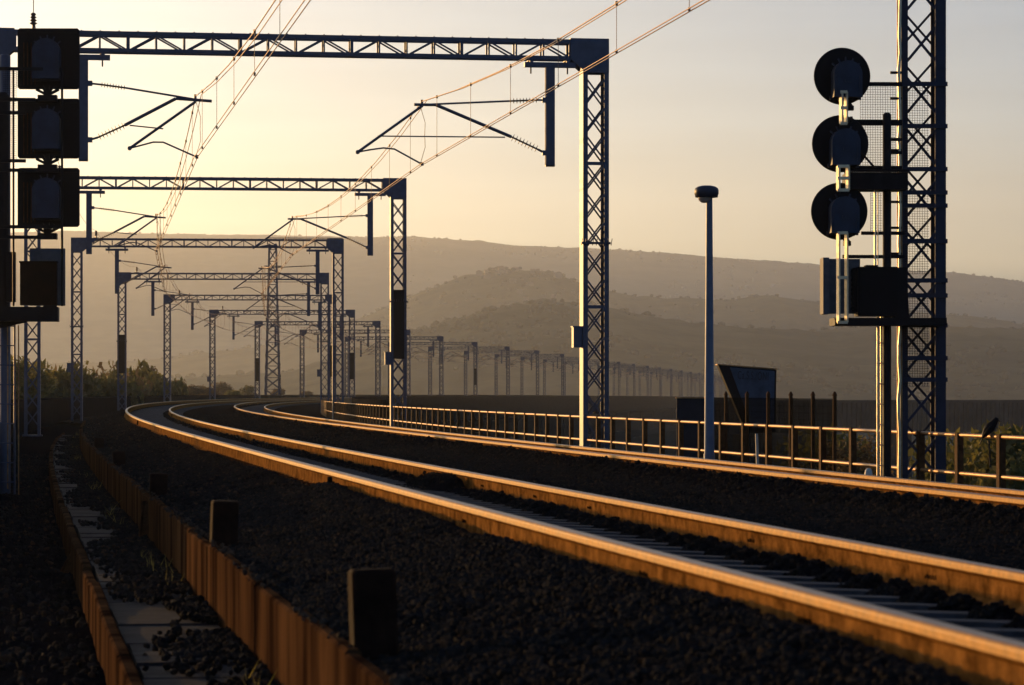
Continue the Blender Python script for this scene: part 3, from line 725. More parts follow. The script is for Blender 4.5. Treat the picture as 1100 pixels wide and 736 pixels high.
m=MB(); m.bar((rx(918),-.7,rz(165)),(rx(943),-.3,rz(185)),.02); m.build('brace',M['dark'],sg)
# vertical tube, ladder, conduits
m=MB(); m.tube([(rx(948.5),-.34,0),(rx(948.5),-.34,rz(126)),(rx(948.5),-.34,rz(124))],[.055,.055,.03],14); m.build('support_tube',M['dark'],sg)
m=MB()
for u in (941,): m.tube([(rx(u),-.52,0),(rx(u),-.52,rz(288))],.014,8)
m.tube([(rx(941)+.10,-.16,0),(rx(941)+.10,-.16,rz(288))],.014,8)
z=.2
while z<rz(290): m.tube([(rx(941),-.52,z),(rx(941)+.10,-.16,z)],.010,6); z+=.26
m.build('ladder',M['galv'],sg)
m=MB(); m.tube([(rx(939),-.45,rz(293)),(rx(939),-.45,rz(205))],.013,8); m.tube([(rx(942),-.45,rz(293)),(rx(942),-.45,rz(205))],.008,6); m.build('conduit',M['galv'],sg)
m=MB(); P=[]; z=0
random.seed(3)
while z<zt: P.append((rx(963)+random.uniform(-.012,.012),-.26,z)); z+=.22
m.tube(P,.020,8); m.build('cable_bundle',M['galv'],sg)
m=MB(); m.tube([(rx(966.5),-.22,0),(rx(966.5),-.22,zt)],.014,8); m.tube([(rx(970),-.24,rz(515)),(rx(970),-.24,rz(95))],.012,8); m.build('conduit',M['fence'],sg)
for k in range(10):
    m=MB(); z=rz(330)+k*.33; m.box(rx(958),rx(970),-.27,-.21,z,z+.03); m.build('clamp',M['dark'],sg)
def mesh_panel(u0,u1,v0,v1,y,mt=M['dark'],nm='wire_mesh',X=rx,Z=rz,parent=sg,pitch=.032,w=.0045):
    m=MB(); x0,x1,z0,z1=X(u0),X(u1),Z(v1),Z(v0)
    x=x0
    while x<x1: m.box(x-w/2,x+w/2,y-.002,y+.002,z0,z1); x+=pitch
    z=z0
    while z<z1: m.box(x0,x1,y+.002,y+.005,z-w/2,z+w/2); z+=pitch
    return m.build(nm,mt,parent)
mesh_panel(925,963,94,182,-.31); mesh_panel(974,1000,94,182,-.205); mesh_panel(974,1000,209,295,-.205); mesh_panel(936,948,209,252,-.31); mesh_panel(974,1000,318,415,-.205)
# cabinets
m=MB(); m.box(rx(883),rx(923),-.46,-.36,rz(338),rz(280)); m.box(rx(882),rx(888.5),-.62,-.30,rz(338)-.01,rz(280)+.01); m.box(rx(890),rx(920),-.47,-.46,rz(332),rz(286)); m.build('equipment_panel',M['panelgrey'],sg)
m=MB(); m.box(rx(918.5),rx(960),-.66,-.30,rz(341),rz(289)); m.box(rx(928),rx(940),-.60,-.36,rz(289),rz(287)); m.box(rx(921),rx(958),-.672,-.66,rz(337),rz(293)); m.box(rx(914),rx(918.5),-.60,-.36,rz(336),rz(290)); 
for k in range(9): m.box(rx(914)-.012,rx(914),-.60,-.36,rz(334)+k*.06,rz(334)+k*.06+.03)
m.build('relay_cabinet',M['black'],sg)
m=MB(); m.prism([(rx(958),rz(343)),(rx(975),rz(343)),(rx(972),rz(289)),(rx(958),rz(289))],-.5,-.24); m.build('relay_cabinet',M['dark'],sg)

for o_ in bpy.data.objects:
    if o_.parent==sg and stem_(o_.name) not in ('mast','cross_brace','support_tube','cable_bundle'): o_.location.x-=.055
# left: square boards on a mast
dL=45.0
def lx(u): return (u-5)/F*dL
gzl=T(38,-3,-.95)[2]
def lz(v): return CZ+(424-v)/F*dL-gzl
sl=empty('signal_mast',((5-550)/F*dL,dL,gzl),R(6)); tag(sl,'dark signal mast with three square black signal boards, left of the rails','signal mast','railway signals')
m=MB(); m.tube([(0.0,.05,-.1),(0.0,.05,lz(60)),(0,.05,lz(58))],[.085,.085,.05],14); m.build('mast',M['paint2'],sl)
m=MB(); m.tube([(lx(3),-.10,lz(350)),(lx(3),-.10,lz(104)),(lx(3),-.10,lz(100))],[.11,.11,.06],12); m.tube([(lx(0.5),-.16,lz(350)),(lx(.5),-.16,lz(120))],.05,8); m.build('cable_duct',M['dark'],sl)
for (v0,v1) in ((33,98),(108,172),(182,245)):
    cx,cz=lx(53),lz((v0+v1)/2); hw=(lx(86)-lx(20))/2; hh=(lz(v0)-lz(v1))/2
    m=MB(); b=.03; P=[(-hw+b,-hh),(hw-b,-hh),(hw,-hh+b),(hw,hh-b),(hw-b,hh),(-hw+b,hh),(-hw,hh-b),(-hw,-hh+b)]
    m.prism(P,-.012,.012); m.box(-hw+.04,hw-.04,-.03,-.012,hh-.07,hh-.04); m.box(-hw+.04,hw-.04,-.03,-.012,-hh+.04,-hh+.07)
    d=m.build('signal_board',M['black'],sl); d.location=(cx,-.35,cz); d.rotation_euler=(0,0,-R(6)+R(1))
    h=rounded_housing(.40,.60,.24,-.035,None); o=h.build('lamp_housing',M['hood'],d); o.location=(-.01,0,-.02)
    m=MB()
    for k in range(4):
        x=-hw+.10+k*.055; m.tube([(x,-.06,-hh+.06),(x,-.06,hh-.22)],.009,6)
    m.build('cable',M['iron'],d)
    m=MB()
    for a in (-1.0,-.45,0,.45,1.0): m.bar((0,-.12,-hh-.10),(math.sin(a)*.20,-.12,-hh-.10+math.cos(a)*.16),.05,.04)
    m.box(-.14,.14,-.18,-.04,-hh-.19,-hh-.10); m.build('mount_bracket',M['dark'],d)
m=MB()
for v,u1 in ((78.5,68),(111,40),(125,30),(176,30),(186,64),(246,68),(257,58)): m.box(lx(0),lx(u1),-.62,-.58,lz(v)-.025,lz(v)+.025)
m.tube([(lx(68),-.62,lz(330)),(lx(68),-.62,lz(79))],.018,8); m.tube([(lx(17),-.62,lz(330)),(lx(17),-.62,lz(79))],.016,8)
m.build('handrail',M['dark'],sl)
m=MB(); m.box(lx(-2),lx(64),-.70,-.22,lz(346),lz(331)); m.bar((lx(-2),-.5,lz(352)),(lx(30),-.5,lz(345)),.06); m.box(lx(48),lx(62),-.6,-.4,lz(331),lz(320)); m.build('platform',M['dark'],sl)
m=MB(); m.box(lx(33),lx(70.5),-.40,-.30,lz(329),lz(268)); m.box(lx(41),lx(62),-.415,-.40,lz(281),lz(272)); m.build('equipment_panel',M['panelgrey'],sl)
m=MB(); m.box(lx(24),lx(62.5),-.66,-.42,lz(329),lz(284)); m.box(lx(23),lx(63.5),-.67,-.41,lz(284),lz(282.5)); m.build('relay_cabinet',M['brownbox'],sl)
m=MB(); m.box(lx(8),lx(18),-.4,-.2,lz(325),lz(272)); m.build('relay_cabinet',M['dark'],sl)
mesh_panel(6,20,80,175,-.60,X=lx,Z=lz,parent=sl); mesh_panel(20,68,80,98,-.60,X=lx,Z=lz,parent=sl); mesh_panel(8,12,190,245,-.60,X=lx,Z=lz,parent=sl)
m=MB()
for u in (-1,17.5): m.tube([(lx(u),-.45,0),(lx(u),-.45,lz(348))],.015,8)
z=.2
while z<lz(350): m.tube([(lx(-1),-.45,z),(lx(17.5),-.45,z)],.010,6); z+=.29
m.build('ladder',M['paint2'],sl)
m=MB(); m.tube([(lx(10),-.40,.1),(lx(10),-.40,lz(350))],.012,6); m.tube([(lx(21),-.30,.0),(lx(21),-.30,lz(350))],.010,6); m.build('conduit',M['fence'],sl)

# ------------------------------------------------------------------ sign box, cabinet, marker, bird
s=52.0; sb=Vector(T(s,12.0,-.9)); sbx=empty('sign_box',sb,-.03); tag(sbx,'dark blue slanted sign box with faint lettering behind the mesh screen','sign')
ds=sb.y; gx=lambda u:(u-550)/F*ds-sb.x; gzz=lambda v:CZ+(424-v)/F*ds-sb.z
m=MB()
A=[(gx(771.5),gzz(392)),(gx(834),gzz(397.5)),(gx(833),gzz(465)),(gx(802),gzz(465))]
m.prism(A,0,.9); m.build('body',M['dark'],sbx)
m=MB(); m.prism([(gx(784),gzz(394.6)),(gx(832),gzz(398.7)),(gx(831.2),gzz(460)),(gx(808),gzz(460))],-.025,-.002); m.build('front_panel',M['boardblue'],sbx)
m=MB(); m.add([(gx(770.5),-.05,gzz(392)),(gx(835),-.05,gzz(397)),(gx(835),.95,gzz(397)),(gx(770.5),.95,gzz(392)),(gx(770.5),-.05,gzz(391)),(gx(835),-.05,gzz(396)),(gx(835),.95,gzz(396)),(gx(770.5),.95,gzz(391))],[(3,2,1,0),(4,5,6,7),(0,1,5,4),(1,2,6,5),(2,3,7,6),(3,0,4,7)]); m.build('cap',M['fence'],sbx)
fc=bpy.data.curves.new('lettering','FONT'); fc.body='Ca.S.S./ONI'; fc.size=.235; fc.extrude=.004; fc.space_character=1.12; fc.align_x='LEFT'
tob=bpy.data.objects.new('t',fc); C.objects.link(tob); dg=bpy.context.evaluated_depsgraph_get(); me=bpy.data.meshes.new_from_object(tob.evaluated_get(dg)); bpy.data.objects.remove(tob)
me.materials.clear(); me.materials.append(M['letter'])
w=max(v.co.x for v in me.vertices); 
for v in me.vertices: v.co.x*= (gx(825)-gx(792))/w
lo=link('lettering',me,sbx,(gx(792),-.031,gzz(407))); lo.rotation_euler=(R(90),0,0); lo.rotation_euler=(R(90),R(3),0)
cb=Vector(T(50.5,10.6,-.9)); dc=cb.y; cbe=empty('service_cabinet',cb,-.05); tag(cbe,'dark navy service cabinet behind the railing, left of the lamp post','cabinet')
cx=lambda u:(u-550)/F*dc-cb.x; cz=lambda v:CZ+(424-v)/F*dc-cb.z
m=MB(); m.box(cx(727),cx(757),0,.8,-.1,cz(428)); m.build('body',M['signblue'],cbe)
m=MB(); m.box(cx(726),cx(758),-.04,.84,cz(428),cz(426.5)); m.build('roof',M['fence'],cbe)
m=MB(); m.box(cx(728.5),cx(741.5),-.012,-.001,.05,cz(431)); m.box(cx(742.5),cx(755.5),-.012,-.001,.05,cz(431)); m.build('door',M['signblue'],cbe)
mk=MB(); lathe(mk,[(.001,.36),(.025,.352),(.042,.33),(.050,.29),(.050,-.1)],(0,0,0),14); mo=mk.build('marker_stub',M['white']); P=T(29.6,7.9,-.72); mo.location=((933-550)/F*P[1],P[1],P[2]); tag(mo,'small pale round-topped marker stub left of the right signal mast','marker post')
sp_=at_u(813,8.6,25); P=T(sp_,8.6,-.72); m=MB(); px_=(813-550)/F*P[1]; m.tube([(0,0,-.1),(0,0,.10),(.012,0,.22),(-.004,0,CZ+(HZ-466)/F*P[1]-P[2])],[.03,.03,.024,.022],10); m.tube([(0,0,.18),(-.05,0,.20)],.014,6); so2=m.build('glow_pipe',M['white']); so2.location=(px_,P[1],P[2]); tag(so2,'short pipe with bright glow put into its colour among the dark posts, left of the right signal mast','glow_pipe')  # guessed pipe; its cream colour stands for a bright glow
# bird on the railing
bs=27.15; bp=Vector(T(bs,9.0,.10)); bd=empty('bird',(bp.x,bp.y,bp.z),0); tag(bd,'black bird with a pale breast perched on the pipe railing, facing right','bird')
m=MB()
spine=[(-.125,0,-.055),(-.10,0,-.02),(-.065,0,.035),(-.03,0,.075),(.005,0,.115),(.035,0,.150),(.052,0,.178),(.066,0,.190),(.085,0,.187),(.098,0,.182)]
rad=[.014,.036,.060,.072,.066,.050,.042,.045,.036,.014]
m.tube(spine,rad,12); m.mi=1
m.tube([(.094,0,.184),(.125,0,.178),(.150,0,.170)],[.013,.008,.001],8); m.mi=0
m.add([(-.115,-.014,-.03),(-.115,.014,-.03),(-.17,.02,-.15),(-.17,-.02,-.15),(-.105,-.012,-.04),(-.105,.012,-.04),(-.16,.018,-.155),(-.16,-.018,-.155)],[(0,1,2,3),(7,6,5,4),(0,4,5,1),(1,5,6,2),(2,6,7,3),(3,7,4,0)])
m.build('body',[M['feather'],M['beak']],bd)
for sgn in (-1,1):
    m=MB(); m.tube([(.01,sgn*.055,.115),(-.03,sgn*.068,.075),(-.08,sgn*.055,.01),(-.135,sgn*.018,-.055)],[.016,.032,.028,.004],8); m.build('wing',M['feather'],bd)
    m=MB(); m.tube([(.0,sgn*.02,.04),(.005,sgn*.02,-.005)],.006,6); m.tube([(-.02,sgn*.02,-.005),(.03,sgn*.02,-.003)],.005,5); m.build('leg',M['beak'],bd)
m=MB(); m.tube([(.012,0,.075),(.03,0,.10),(.040,0,.13)],[.044,.046,.026],10); m.build('breast',M['featherw'],bd); bd.scale=(.86,.86,.86)

# ------------------------------------------------------------------ lattice pylon far behind
ty=335.0; tw=empty('lattice_pylon',((293-550)/F*ty,ty,-1.0)); tag(tw,'slender tapering lattice pylon rising behind the portals over the far curve','pylon')
m=MB(); H=CZ+(424-262)/F*ty+1.0; b0,b1=.95,.38
def half(z): return b0+(b1-b0)*z/H
for sx in (-1,1):
    for sy in (-1,1): m.bar((sx*b0,sy*b0,-6),(sx*b1,sy*b1,H),.14)
z=-2
while z<H-.5:
    h0,h1=half(z),half(min(H,z+1.3)); z1=min(H,z+1.3)
    for a,b in (((-1,-1),(1,-1)),((1,-1),(1,1)),((1,1),(-1,1)),((-1,1),(-1,-1))):
        m.bar((a[0]*h0,a[1]*h0,z),(b[0]*h1,b[1]*h1,z1),.07); m.bar((b[0]*h0,b[1]*h0,z),(a[0]*h1,a[1]*h1,z1),.07); m.bar((a[0]*h0,a[1]*h0,z),(b[0]*h0,b[1]*h0,z),.06)
    z+=1.3
m.build('tower',M['paint2'],tw)
m=MB(); m.bar((-1.3,0,H-.3),(1.3,0,H-.3),.14); m.bar((-1.0,0,H-2.5),(1.0,0,H-2.5),.12); m.build('cross_arm',M['paint2'],tw)

# ------------------------------------------------------------------ far road viaduct on the right
fv=empty('road_viaduct',(60,430,-6)); tag(fv,'long pale distant viaduct wall with ribs, beyond the right signal mast','viaduct')
m=MB(); A=Vector((28,440,0)); B=Vector((330,620,0)); dv=(B-A).normalized(); pn=Vector((dv.y,-dv.x,0)); inv=Matrix.Translation(fv.location).inverted()
def q(u,o,z): p=A+dv*u+pn*o; return (p.x,p.y,z)
L=(B-A).length
def qbox(m,u0,u1,o0,o1,z0,z1):
    m.add([q(u0,o0,z0),q(u1,o0,z0),q(u1,o1,z0),q(u0,o1,z0),q(u0,o0,z1),q(u1,o0,z1),q(u1,o1,z1),q(u0,o1,z1)],[(3,2,1,0),(4,5,6,7),(0,1,5,4),(1,2,6,5),(2,3,7,6),(3,0,4,7)])
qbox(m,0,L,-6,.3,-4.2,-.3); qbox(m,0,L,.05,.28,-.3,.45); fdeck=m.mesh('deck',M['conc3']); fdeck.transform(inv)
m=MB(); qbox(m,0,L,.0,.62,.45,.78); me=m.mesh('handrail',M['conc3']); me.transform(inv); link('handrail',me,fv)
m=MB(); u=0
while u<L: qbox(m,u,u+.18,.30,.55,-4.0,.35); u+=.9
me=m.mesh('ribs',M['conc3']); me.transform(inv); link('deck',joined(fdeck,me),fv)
for u in np.arange(10,L,28):
    m=MB(); qbox(m,u-1.2,u+1.2,-5,-.5,-40,-4.22); me=m.mesh('pier',M['conc']); me.transform(inv); link('pier',me,fv)

# ------------------------------------------------------------------ ground, hills
def nearest_so(X,Y):
    ss=np.arange(0,len(_s),3); bx,by,bt,bs_=_x[ss],_y[ss],_th[ss],_s[ss]
    o=np.empty(X.shape); sv=np.empty(X.shape)
    Xf,Yf=X.ravel(),Y.ravel(); of,sf=o.ravel(),sv.ravel()
    for a in range(0,len(Xf),4000):
        d=(Xf[a:a+4000,None]-bx)**2+(Yf[a:a+4000,None]-by)**2; i=np.argmin(d,1)
        of[a:a+4000]=(Xf[a:a+4000]-bx[i])*np.cos(bt[i])-(Yf[a:a+4000]-by[i])*np.sin(bt[i]); sf[a:a+4000]=bs_[i]
        far=np.sqrt(d[np.arange(len(i)),i]); of[a:a+4000]=np.where(far>np.abs(of[a:a+4000])+8, np.sign(of[a:a+4000])*far, of[a:a+4000])
    return sf.reshape(X.shape),of.reshape(X.shape)
def ground_z(X,Y):
    sv,o=nearest_so(X,Y); rail=RAIL0+np.interp(sv,_s,_z)
    flat=rail-1.08
    valley=-22+noise2(X,Y,8,4,.004)*5
    # right side: shelf then fall
    tr=smooth((o-13.5)/ (6+sv*.0)); zr=flat-3.2*tr-smooth((o-22)/60)*(flat-3.2-valley)
    # left side: bank rising beyond the parapet near, falling later
    bank=smooth((-o-5.0)/9)*3.0*smooth((sv-55)/45)*(1-smooth((sv-230)/130))
    zl=flat+bank+noise2(X,Y,2,3,.09)*.35*smooth((-o-5)/5)-smooth((-o-45)/90)*(flat-valley)*(1)
    z=np.where(o>0,zr,zl)
    # under the viaduct
    uv=smooth((sv-150)/60)
    under=flat-3.4-uv*9
    z=np.where(np.abs(o-3.4)<16, np.where(uv>0, np.minimum(z, flat-2.4*uv*3),z), z-uv*6*(o>0)-0*uv)
    z=np.where((np.abs(o-3.4)<8.0)&(sv<150), flat-.12, z)
    return np.minimum(z, rail+2.6)
rr=np.concatenate([[0],np.geomspace(2.5,9300,330)]); aa=np.concatenate([np.linspace(-180,-16,36)[:-1],np.linspace(-16,16,300),np.linspace(16,180,36)[1:]])
RR,AA=np.meshgrid(rr,np.radians(aa),indexing='ij'); X=RR*np.sin(AA); Y=RR*np.cos(AA); Z=ground_z(X,Y)
n=len(aa); i,j=np.meshgrid(np.arange(len(rr)-1),np.arange(n-1),indexing='ij'); a=(i*n+j).ravel()
gm=npmesh('ground',np.stack([X,Y,Z],-1).reshape(-1,3),np.stack([a,a+1,a+n+1,a+n],-1),M['ground'],True); g=link('ground',gm); tag(g,kind='structure')
# hill ridges: world profiles at real distances
def hillmat(name,c1,c2,sc):
    m=bpy.data.materials.new(name); m.use_nodes=True; nt=m.node_tree; N=nt.nodes; L=nt.links; b=N['Principled BSDF']; b.inputs['Roughness'].default_value=1; b.inputs['Specular IOR Level'].default_value=0
    tc=N.new('ShaderNodeTexCoord'); n=N.new('ShaderNodeTexNoise'); n.inputs['Scale'].default_value=sc; n.inputs['Detail'].default_value=10; n.inputs['Roughness'].default_value=.7
    L.new(tc.outputs['Object'],n.inputs['Vector']); r=N.new('ShaderNodeValToRGB'); r.color_ramp.elements[0].position=.42; r.color_ramp.elements[1].position=.60
    r.color_ramp.elements[0].color=(*c1,1); r.color_ramp.elements[1].color=(*c2,1); L.new(n.outputs['Fac'],r.inputs['Fac']); L.new(r.outputs['Color'],b.inputs['Base Color']); return m
M['hill']=hillmat('wooded_hillside',(.014,.018,.009),(.058,.058,.030),.009)
PA=np.array([[-400,262],[-100,256],[90,251],[250,255],[400,257],[440,256],[520,262],[560,267],[600,268],[650,270],[700,273],[760,278],[850,285],[900,290],[1010,295],[1050,301],[1100,307],[1400,335],[1900,350]])
PB=np.array([[-400,392],[0,392],[150,388],[300,372],[400,340],[450,316],[500,298],[545,290],[590,293],[625,307],[680,318],[740,322],[780,324],[822,316],[850,322],[900,330],[1000,338],[1100,350],[1400,350],[1900,340]])
PC=np.array([[-400,408],[0,410],[200,408],[330,398],[400,372],[460,354],[520,335],[580,325],[640,331],[700,345],[780,352],[860,358],[940,350],[1010,352],[1060,356],[1100,353],[1400,345],[1900,360]])
def ridge(P,D,width,amp,seed,x,y):
    u=550+x/D*F; top=CZ+(HZ-np.interp(u,P[:,0],P[:,1]))/F*D
    t=(y-D)/width; sh=np.where(t<0,np.exp(-(t**2)*1.3),np.exp(-(t**2)*.6))
    return -30+(top+30+noise2(x,y,seed,5,.006,.55)*amp*(1-.75*np.exp(-t*t*8)))*sh
yr=np.concatenate([np.arange(650,3600,18),np.arange(3600,9000,50)]); ur=np.linspace(-.40,.40,760)
YY,UU=np.meshgrid(yr,ur,indexing='ij'); XX=UU*YY
Z=np.maximum.reduce([ridge(PA,7000,1900,9,1,XX,YY),ridge(PB,3800,700,12,2,XX,YY),ridge(PC,2700,850,9,3,XX,YY),-26+0*XX])
Z=Z+noise2(XX,YY,21,3,.02,.6)*3.0+noise2(XX,YY,22,2,.06,.6)*2.0*np.clip((Z+26)/20,0,1)
n=len(ur); i,j=np.meshgrid(np.arange(len(yr)-1),np.arange(n-1),indexing='ij'); a=(i*n+j).ravel()
hm=npmesh('hills',np.stack([XX,YY,Z],-1).reshape(-1,3),np.stack([a,a+1,a+n+1,a+n],-1),M['hill'],True); h=link('hills',hm); tag(h,kind='structure')
def hill_z(x,y):
    x=np.array(x,float);y=np.array(y,float)
    z=np.maximum.reduce([ridge(PA,7000,1900,9,1,x,y),ridge(PB,3800,700,12,2,x,y),ridge(PC,2700,850,9,3,x,y)])
    return z+noise2(x,y,21,3,.02,.6)*3.0+noise2(x,y,22,2,.06,.6)*2.0
# woods on the hills: clumped tree heads, far too many to count
v,f=ico(); n=13000
yy=1000+6100*rng.random(n)**1.2; xx=(rng.uniform(-.20,.20,n))*yy; dens=noise2(xx,yy,31,3,.004)
k=(dens>.10)&(xx/yy>-.045)|((np.abs(yy-3800)<70)|(np.abs(yy-2700)<60)|(np.abs(yy-7000)<110)); xx,yy=xx[k],yy[k]; zz=hill_z(xx,yy); rs=rng.uniform(1.8,4.0,len(xx))*np.where(yy>5000,1.15,1)*np.where(yy<1700,.7,1)
B=np.stack([v*rng.uniform(.7,1.2,(12,1)) for _ in range(10)])[rng.integers(0,10,len(xx))]*rs[:,None,None]*np.array([1,1,.8])
V=B+np.stack([xx,yy,zz+rs*.3],-1)[:,None,:]; Fc=(f[None]+(np.arange(len(xx))*12)[:,None,None]).reshape(-1,3)
wd=link('hill_woods',npmesh('hill_woods',V.reshape(-1,3),Fc,M['hill'])); tag(wd,'hazy woods covering the far hills',None,None,'stuff')
# village on the hill
hm2=MB(); hm2.box(-6,6,-4,4,-4,6); wallm=hm2.mesh('wall',M['house'])
hr=MB(); hr.prism([(-6.6,6.002),(6.6,6.002),(0,8.8)],-4.6,4.6); roofm=hr.mesh('roof',M['tileroof'])
random.seed(11)
for i in range(26):
    u=random.uniform(515,612); D=3800-random.uniform(20,520); x=(u-550)/F*D
    r=empty('village_house',(x,D,float(hill_z(x,D))+1.5),random.uniform(0,3.1)); sc=random.uniform(.42,.8); r.scale=(sc,sc,sc*random.uniform(.5,.9))
    tag(r,'tiny pale house of the hazy village on the %s wooded hill crest'%('middle' if i<26 else 'right'),'house','houses of the hill village' if i<26 else 'houses on the right hill')
    link('wall',wallm,r); link('roof',roofm,r)

# ------------------------------------------------------------------ trees and bushes
def leaf_cloud(n, blobs, size, seed):
    r=np.random.default_rng(seed); P=[]
    tot=sum(b[3]**2 for b in blobs)
    for (x,y,z,rad) in blobs:
        k=int(n*rad**2/tot); d=r.normal(size=(k,3)); d/=np.linalg.norm(d,axis=1)[:,None]; rr=rad*(r.random(k)**.45)
        q=np.stack([x+d[:,0]*rr,y+d[:,1]*rr,z+d[:,2]*rr*.8],-1); P.append(q)
    P=np.concatenate(P); P=P[P[:,2]>.05]; k=len(P)
    a=r.normal(size=(k,3)); a/=np.linalg.norm(a,axis=1)[:,None]; b=np.cross(a,r.normal(size=(k,3))); b/=np.linalg.norm(b,axis=1)[:,None]
    s=size*r.uniform(.6,1.3,k)[:,None]
    V=np.stack([P-a*s,P+b*s*.5,P+a*s,P-b*s*.5],1).reshape(-1,3); F4=np.arange(k*4).reshape(-1,4)
    return V,F4
def blobs_for(seed,h,w,nb,low=False):
    r=random.Random(seed); out=[]
    for i in range(nb):
        a=r.uniform(0,6.28); rr=w/2*math.sqrt(r.random())*.8; z=h*(r.uniform(.12,.8) if low else r.uniform(.38,.88)); 
        out.append((math.cos(a)*rr*(1-.4*z/h),math.sin(a)*rr*(1-.4*z/h),z,w*r.uniform(.13,.24)))
    return out
def tree_meshes(seed,h,w,mt,low=False,n=2600,leaf=.16):
    bl=blobs_for(seed,h,w,16,low); V,F4=leaf_cloud(n,bl,leaf,seed); cm=npmesh('crown',V,F4,M[mt])
    m=MB(); m.tube([(0,0,-.5),(.05,0,h*.2),(-.03,.04,h*.45),(.02,0,h*.75)],[.05*h*.45,.04*h*.4,.028*h*.4,.008*h],8)
    for b in bl[:9]:
        z0=min(b[2]*.6,h*.5); m.tube([(0,0,z0),((b[0])*.5,b[1]*.5,(z0+b[2])/2+.1),(b[0],b[1],b[2])],[.014*h*.5,.010*h*.4,.004*h*.4],5)
    return cm,m.mesh('trunk',M['bark'])
TV=[tree_meshes(1,4.2,4.6,'leaf'),tree_meshes(2,5.0,4.2,'leafy'),tree_meshes(3,3.8,5.0,'leafb'),tree_meshes(4,5.6,5.0,'leaf')]
BV=[tree_meshes(11,1.7,2.4,'leaf',True,2200,.07),tree_meshes(12,1.5,2.2,'leafy',True,2200,.07),tree_meshes(13,1.9,2.8,'leafb',True,2200,.07)]
def plant(kind,var,u,D,top,label,group,ux=None,base=None):
    x=(u-550)/F*D; z=float(ground_z(np.array([[x]]),np.array([[float(D)]]))[0,0]) if base is None else base
    cm,tm=(TV if kind=='tree' else BV)[var]; h0=max(v.co.z for v in cm.vertices); want=CZ+(HZ-top)/F*D-z
    sc=max(.3,want/h0); r=empty(kind,(x,D,z-.05),random.uniform(0,6.28)); wsc=min(max(sc,.7),1.6) if kind=='tree' else max(.7,min(sc,1.5)); r.scale=(wsc,wsc,sc)
    link('crown',cm,r); link('trunk',tm,r)
    cat='tree' if kind=='tree' else 'bush'
    tag(r,label,cat,group)
random.seed(5)
LT=[(-40,150,372,1),(12,150,378,1),(38,165,386,1),(62,190,384,0),(92,230,388,2),(108,200,392,0),(124,240,391,2),(142,250,384,0),(160,300,392,2),(176,270,396,0),(192,330,406,2),(208,340,412,2),(222,360,414,2),(250,380,418,1),(-90,170,360,3),(238,500,409,2),(266,520,413,0),(298,560,416,2),(328,600,419,2)]
LTL=['tree left of the view beside the signal mast, yellow-green and bushy','yellow-green bushy tree behind the left signal mast on the bank','low yellow-green tree just right of the left signal ladder','olive tree between the left signal mast and the third portal column','brown-green tree just right of the third portal column','olive tree low on the bank beyond the parapet, right of the third portal','brown-green tree immediately left of the fourth portal column','tall olive tree immediately right of the fourth portal column','brown-green tree between the fourth and fifth portal columns','olive tree just left of the fifth portal column','brown-green tree right of the fifth portal column','hazy olive tree left of the sixth portal column','hazy brown-green tree right of the sixth portal column','low yellow-green tree nearest to the lattice pylon','dark olive tree on the bank at the far left edge','hazy brown tree far off between the sixth and seventh portal columns','hazy far-off tree just left of the lattice pylon','hazy low tree just right of the lattice pylon','faintest hazy tree, farthest right of those by the left parapet']
for (u,D,top,v),lb in zip(LT,LTL): plant('tree',v,u,D,top,lb,'trees beyond the left parapet')
RB=[(1035,66,452,0),(1062,58,447,1),(1090,72,440,2),(1120,64,446,0),(915,62,462,2),(1010,80,455,1),(885,75,452,0)]
RBL=['dark olive bush behind the railing right of the signal mast','yellow-green bush behind the perched bird','taller brown-green bush at the right end behind the railing','olive bush past the right edge behind the railing','low brown-green bush left of the right signal mast','small yellow-green bush directly behind the right signal mast foot','olive bush behind the mesh screen end']
for (u,D,top,v),lb in zip(RB,RBL): plant('bush',v,u,D,top,lb,'bushes beyond the railing')
FB=[(452,415,425,0),(330,300,426,1),(285,330,426,2),(505,440,424.5,1),(540,470,424,0)]
FBL=['small bush on the far viaduct edge, left of the ninth portal','small bush at the bend of the far rails','small brown bush near the foot of the lattice pylon','tiny yellow-green bush behind the far portals','tiny olive bush behind the far portals, right of another']
# grass tufts on the left bank and between the rails: uncountable
n=14000; s=60+200*rng.random(n); o=-5-14*rng.random(n); P=Tn(s,o,o*0); gz2=ground_z(P[:,0][:,None],P[:,1][:,None])[:,0]; P[:,2]=gz2
a=rng.uniform(0,6.28,n); hh=rng.uniform(.15,.55,n); w=.05
V=np.stack([P+np.stack([np.cos(a)*w,np.sin(a)*w,0*a],-1),P-np.stack([np.cos(a)*w,np.sin(a)*w,0*a],-1),P+np.stack([rng.normal(0,.08,n),rng.normal(0,.08,n),hh],-1)],1).reshape(-1,3)
gr_=link('grass',npmesh('grass',V,np.arange(n*3).reshape(-1,3),M['grass'])); tag(gr_,'rough grass on the bank beyond the parapet',None,None,'stuff')

# dry weeds along the railing and the low walls
n=5200; s=-1+95*rng.random(n); w_=rng.random(n); o=np.where(w_<.85,rng.normal(8.2,.5,n),rng.normal(-1.42,.04,n))
k=(noise2(s,o,51,3,.5)>.12)&keep(s,o,o*0); s,o=s[k],o[k]; n=len(s)
z=np.where(o>5,np.interp(o,PO,PZ),np.where(o<-1.9,-.955,-.672)); P=Tn(s,o,z); a=rng.uniform(0,6.28,n); hh=rng.uniform(.04,.20,n)*np.where(o>5,1.3,.7); w=.004
V=np.stack([P+np.stack([np.cos(a)*w,np.sin(a)*w,0*a],-1),P-np.stack([np.cos(a)*w,np.sin(a)*w,0*a],-1),P+np.stack([rng.normal(0,.05,n),rng.normal(0,.05,n),hh],-1)],1).reshape(-1,3)
wr=link('weeds',npmesh('weeds',V,np.arange(n*3).reshape(-1,3),M['leafy'])); tag(wr,'dry weeds along the railing and low walls',None,None,'stuff')

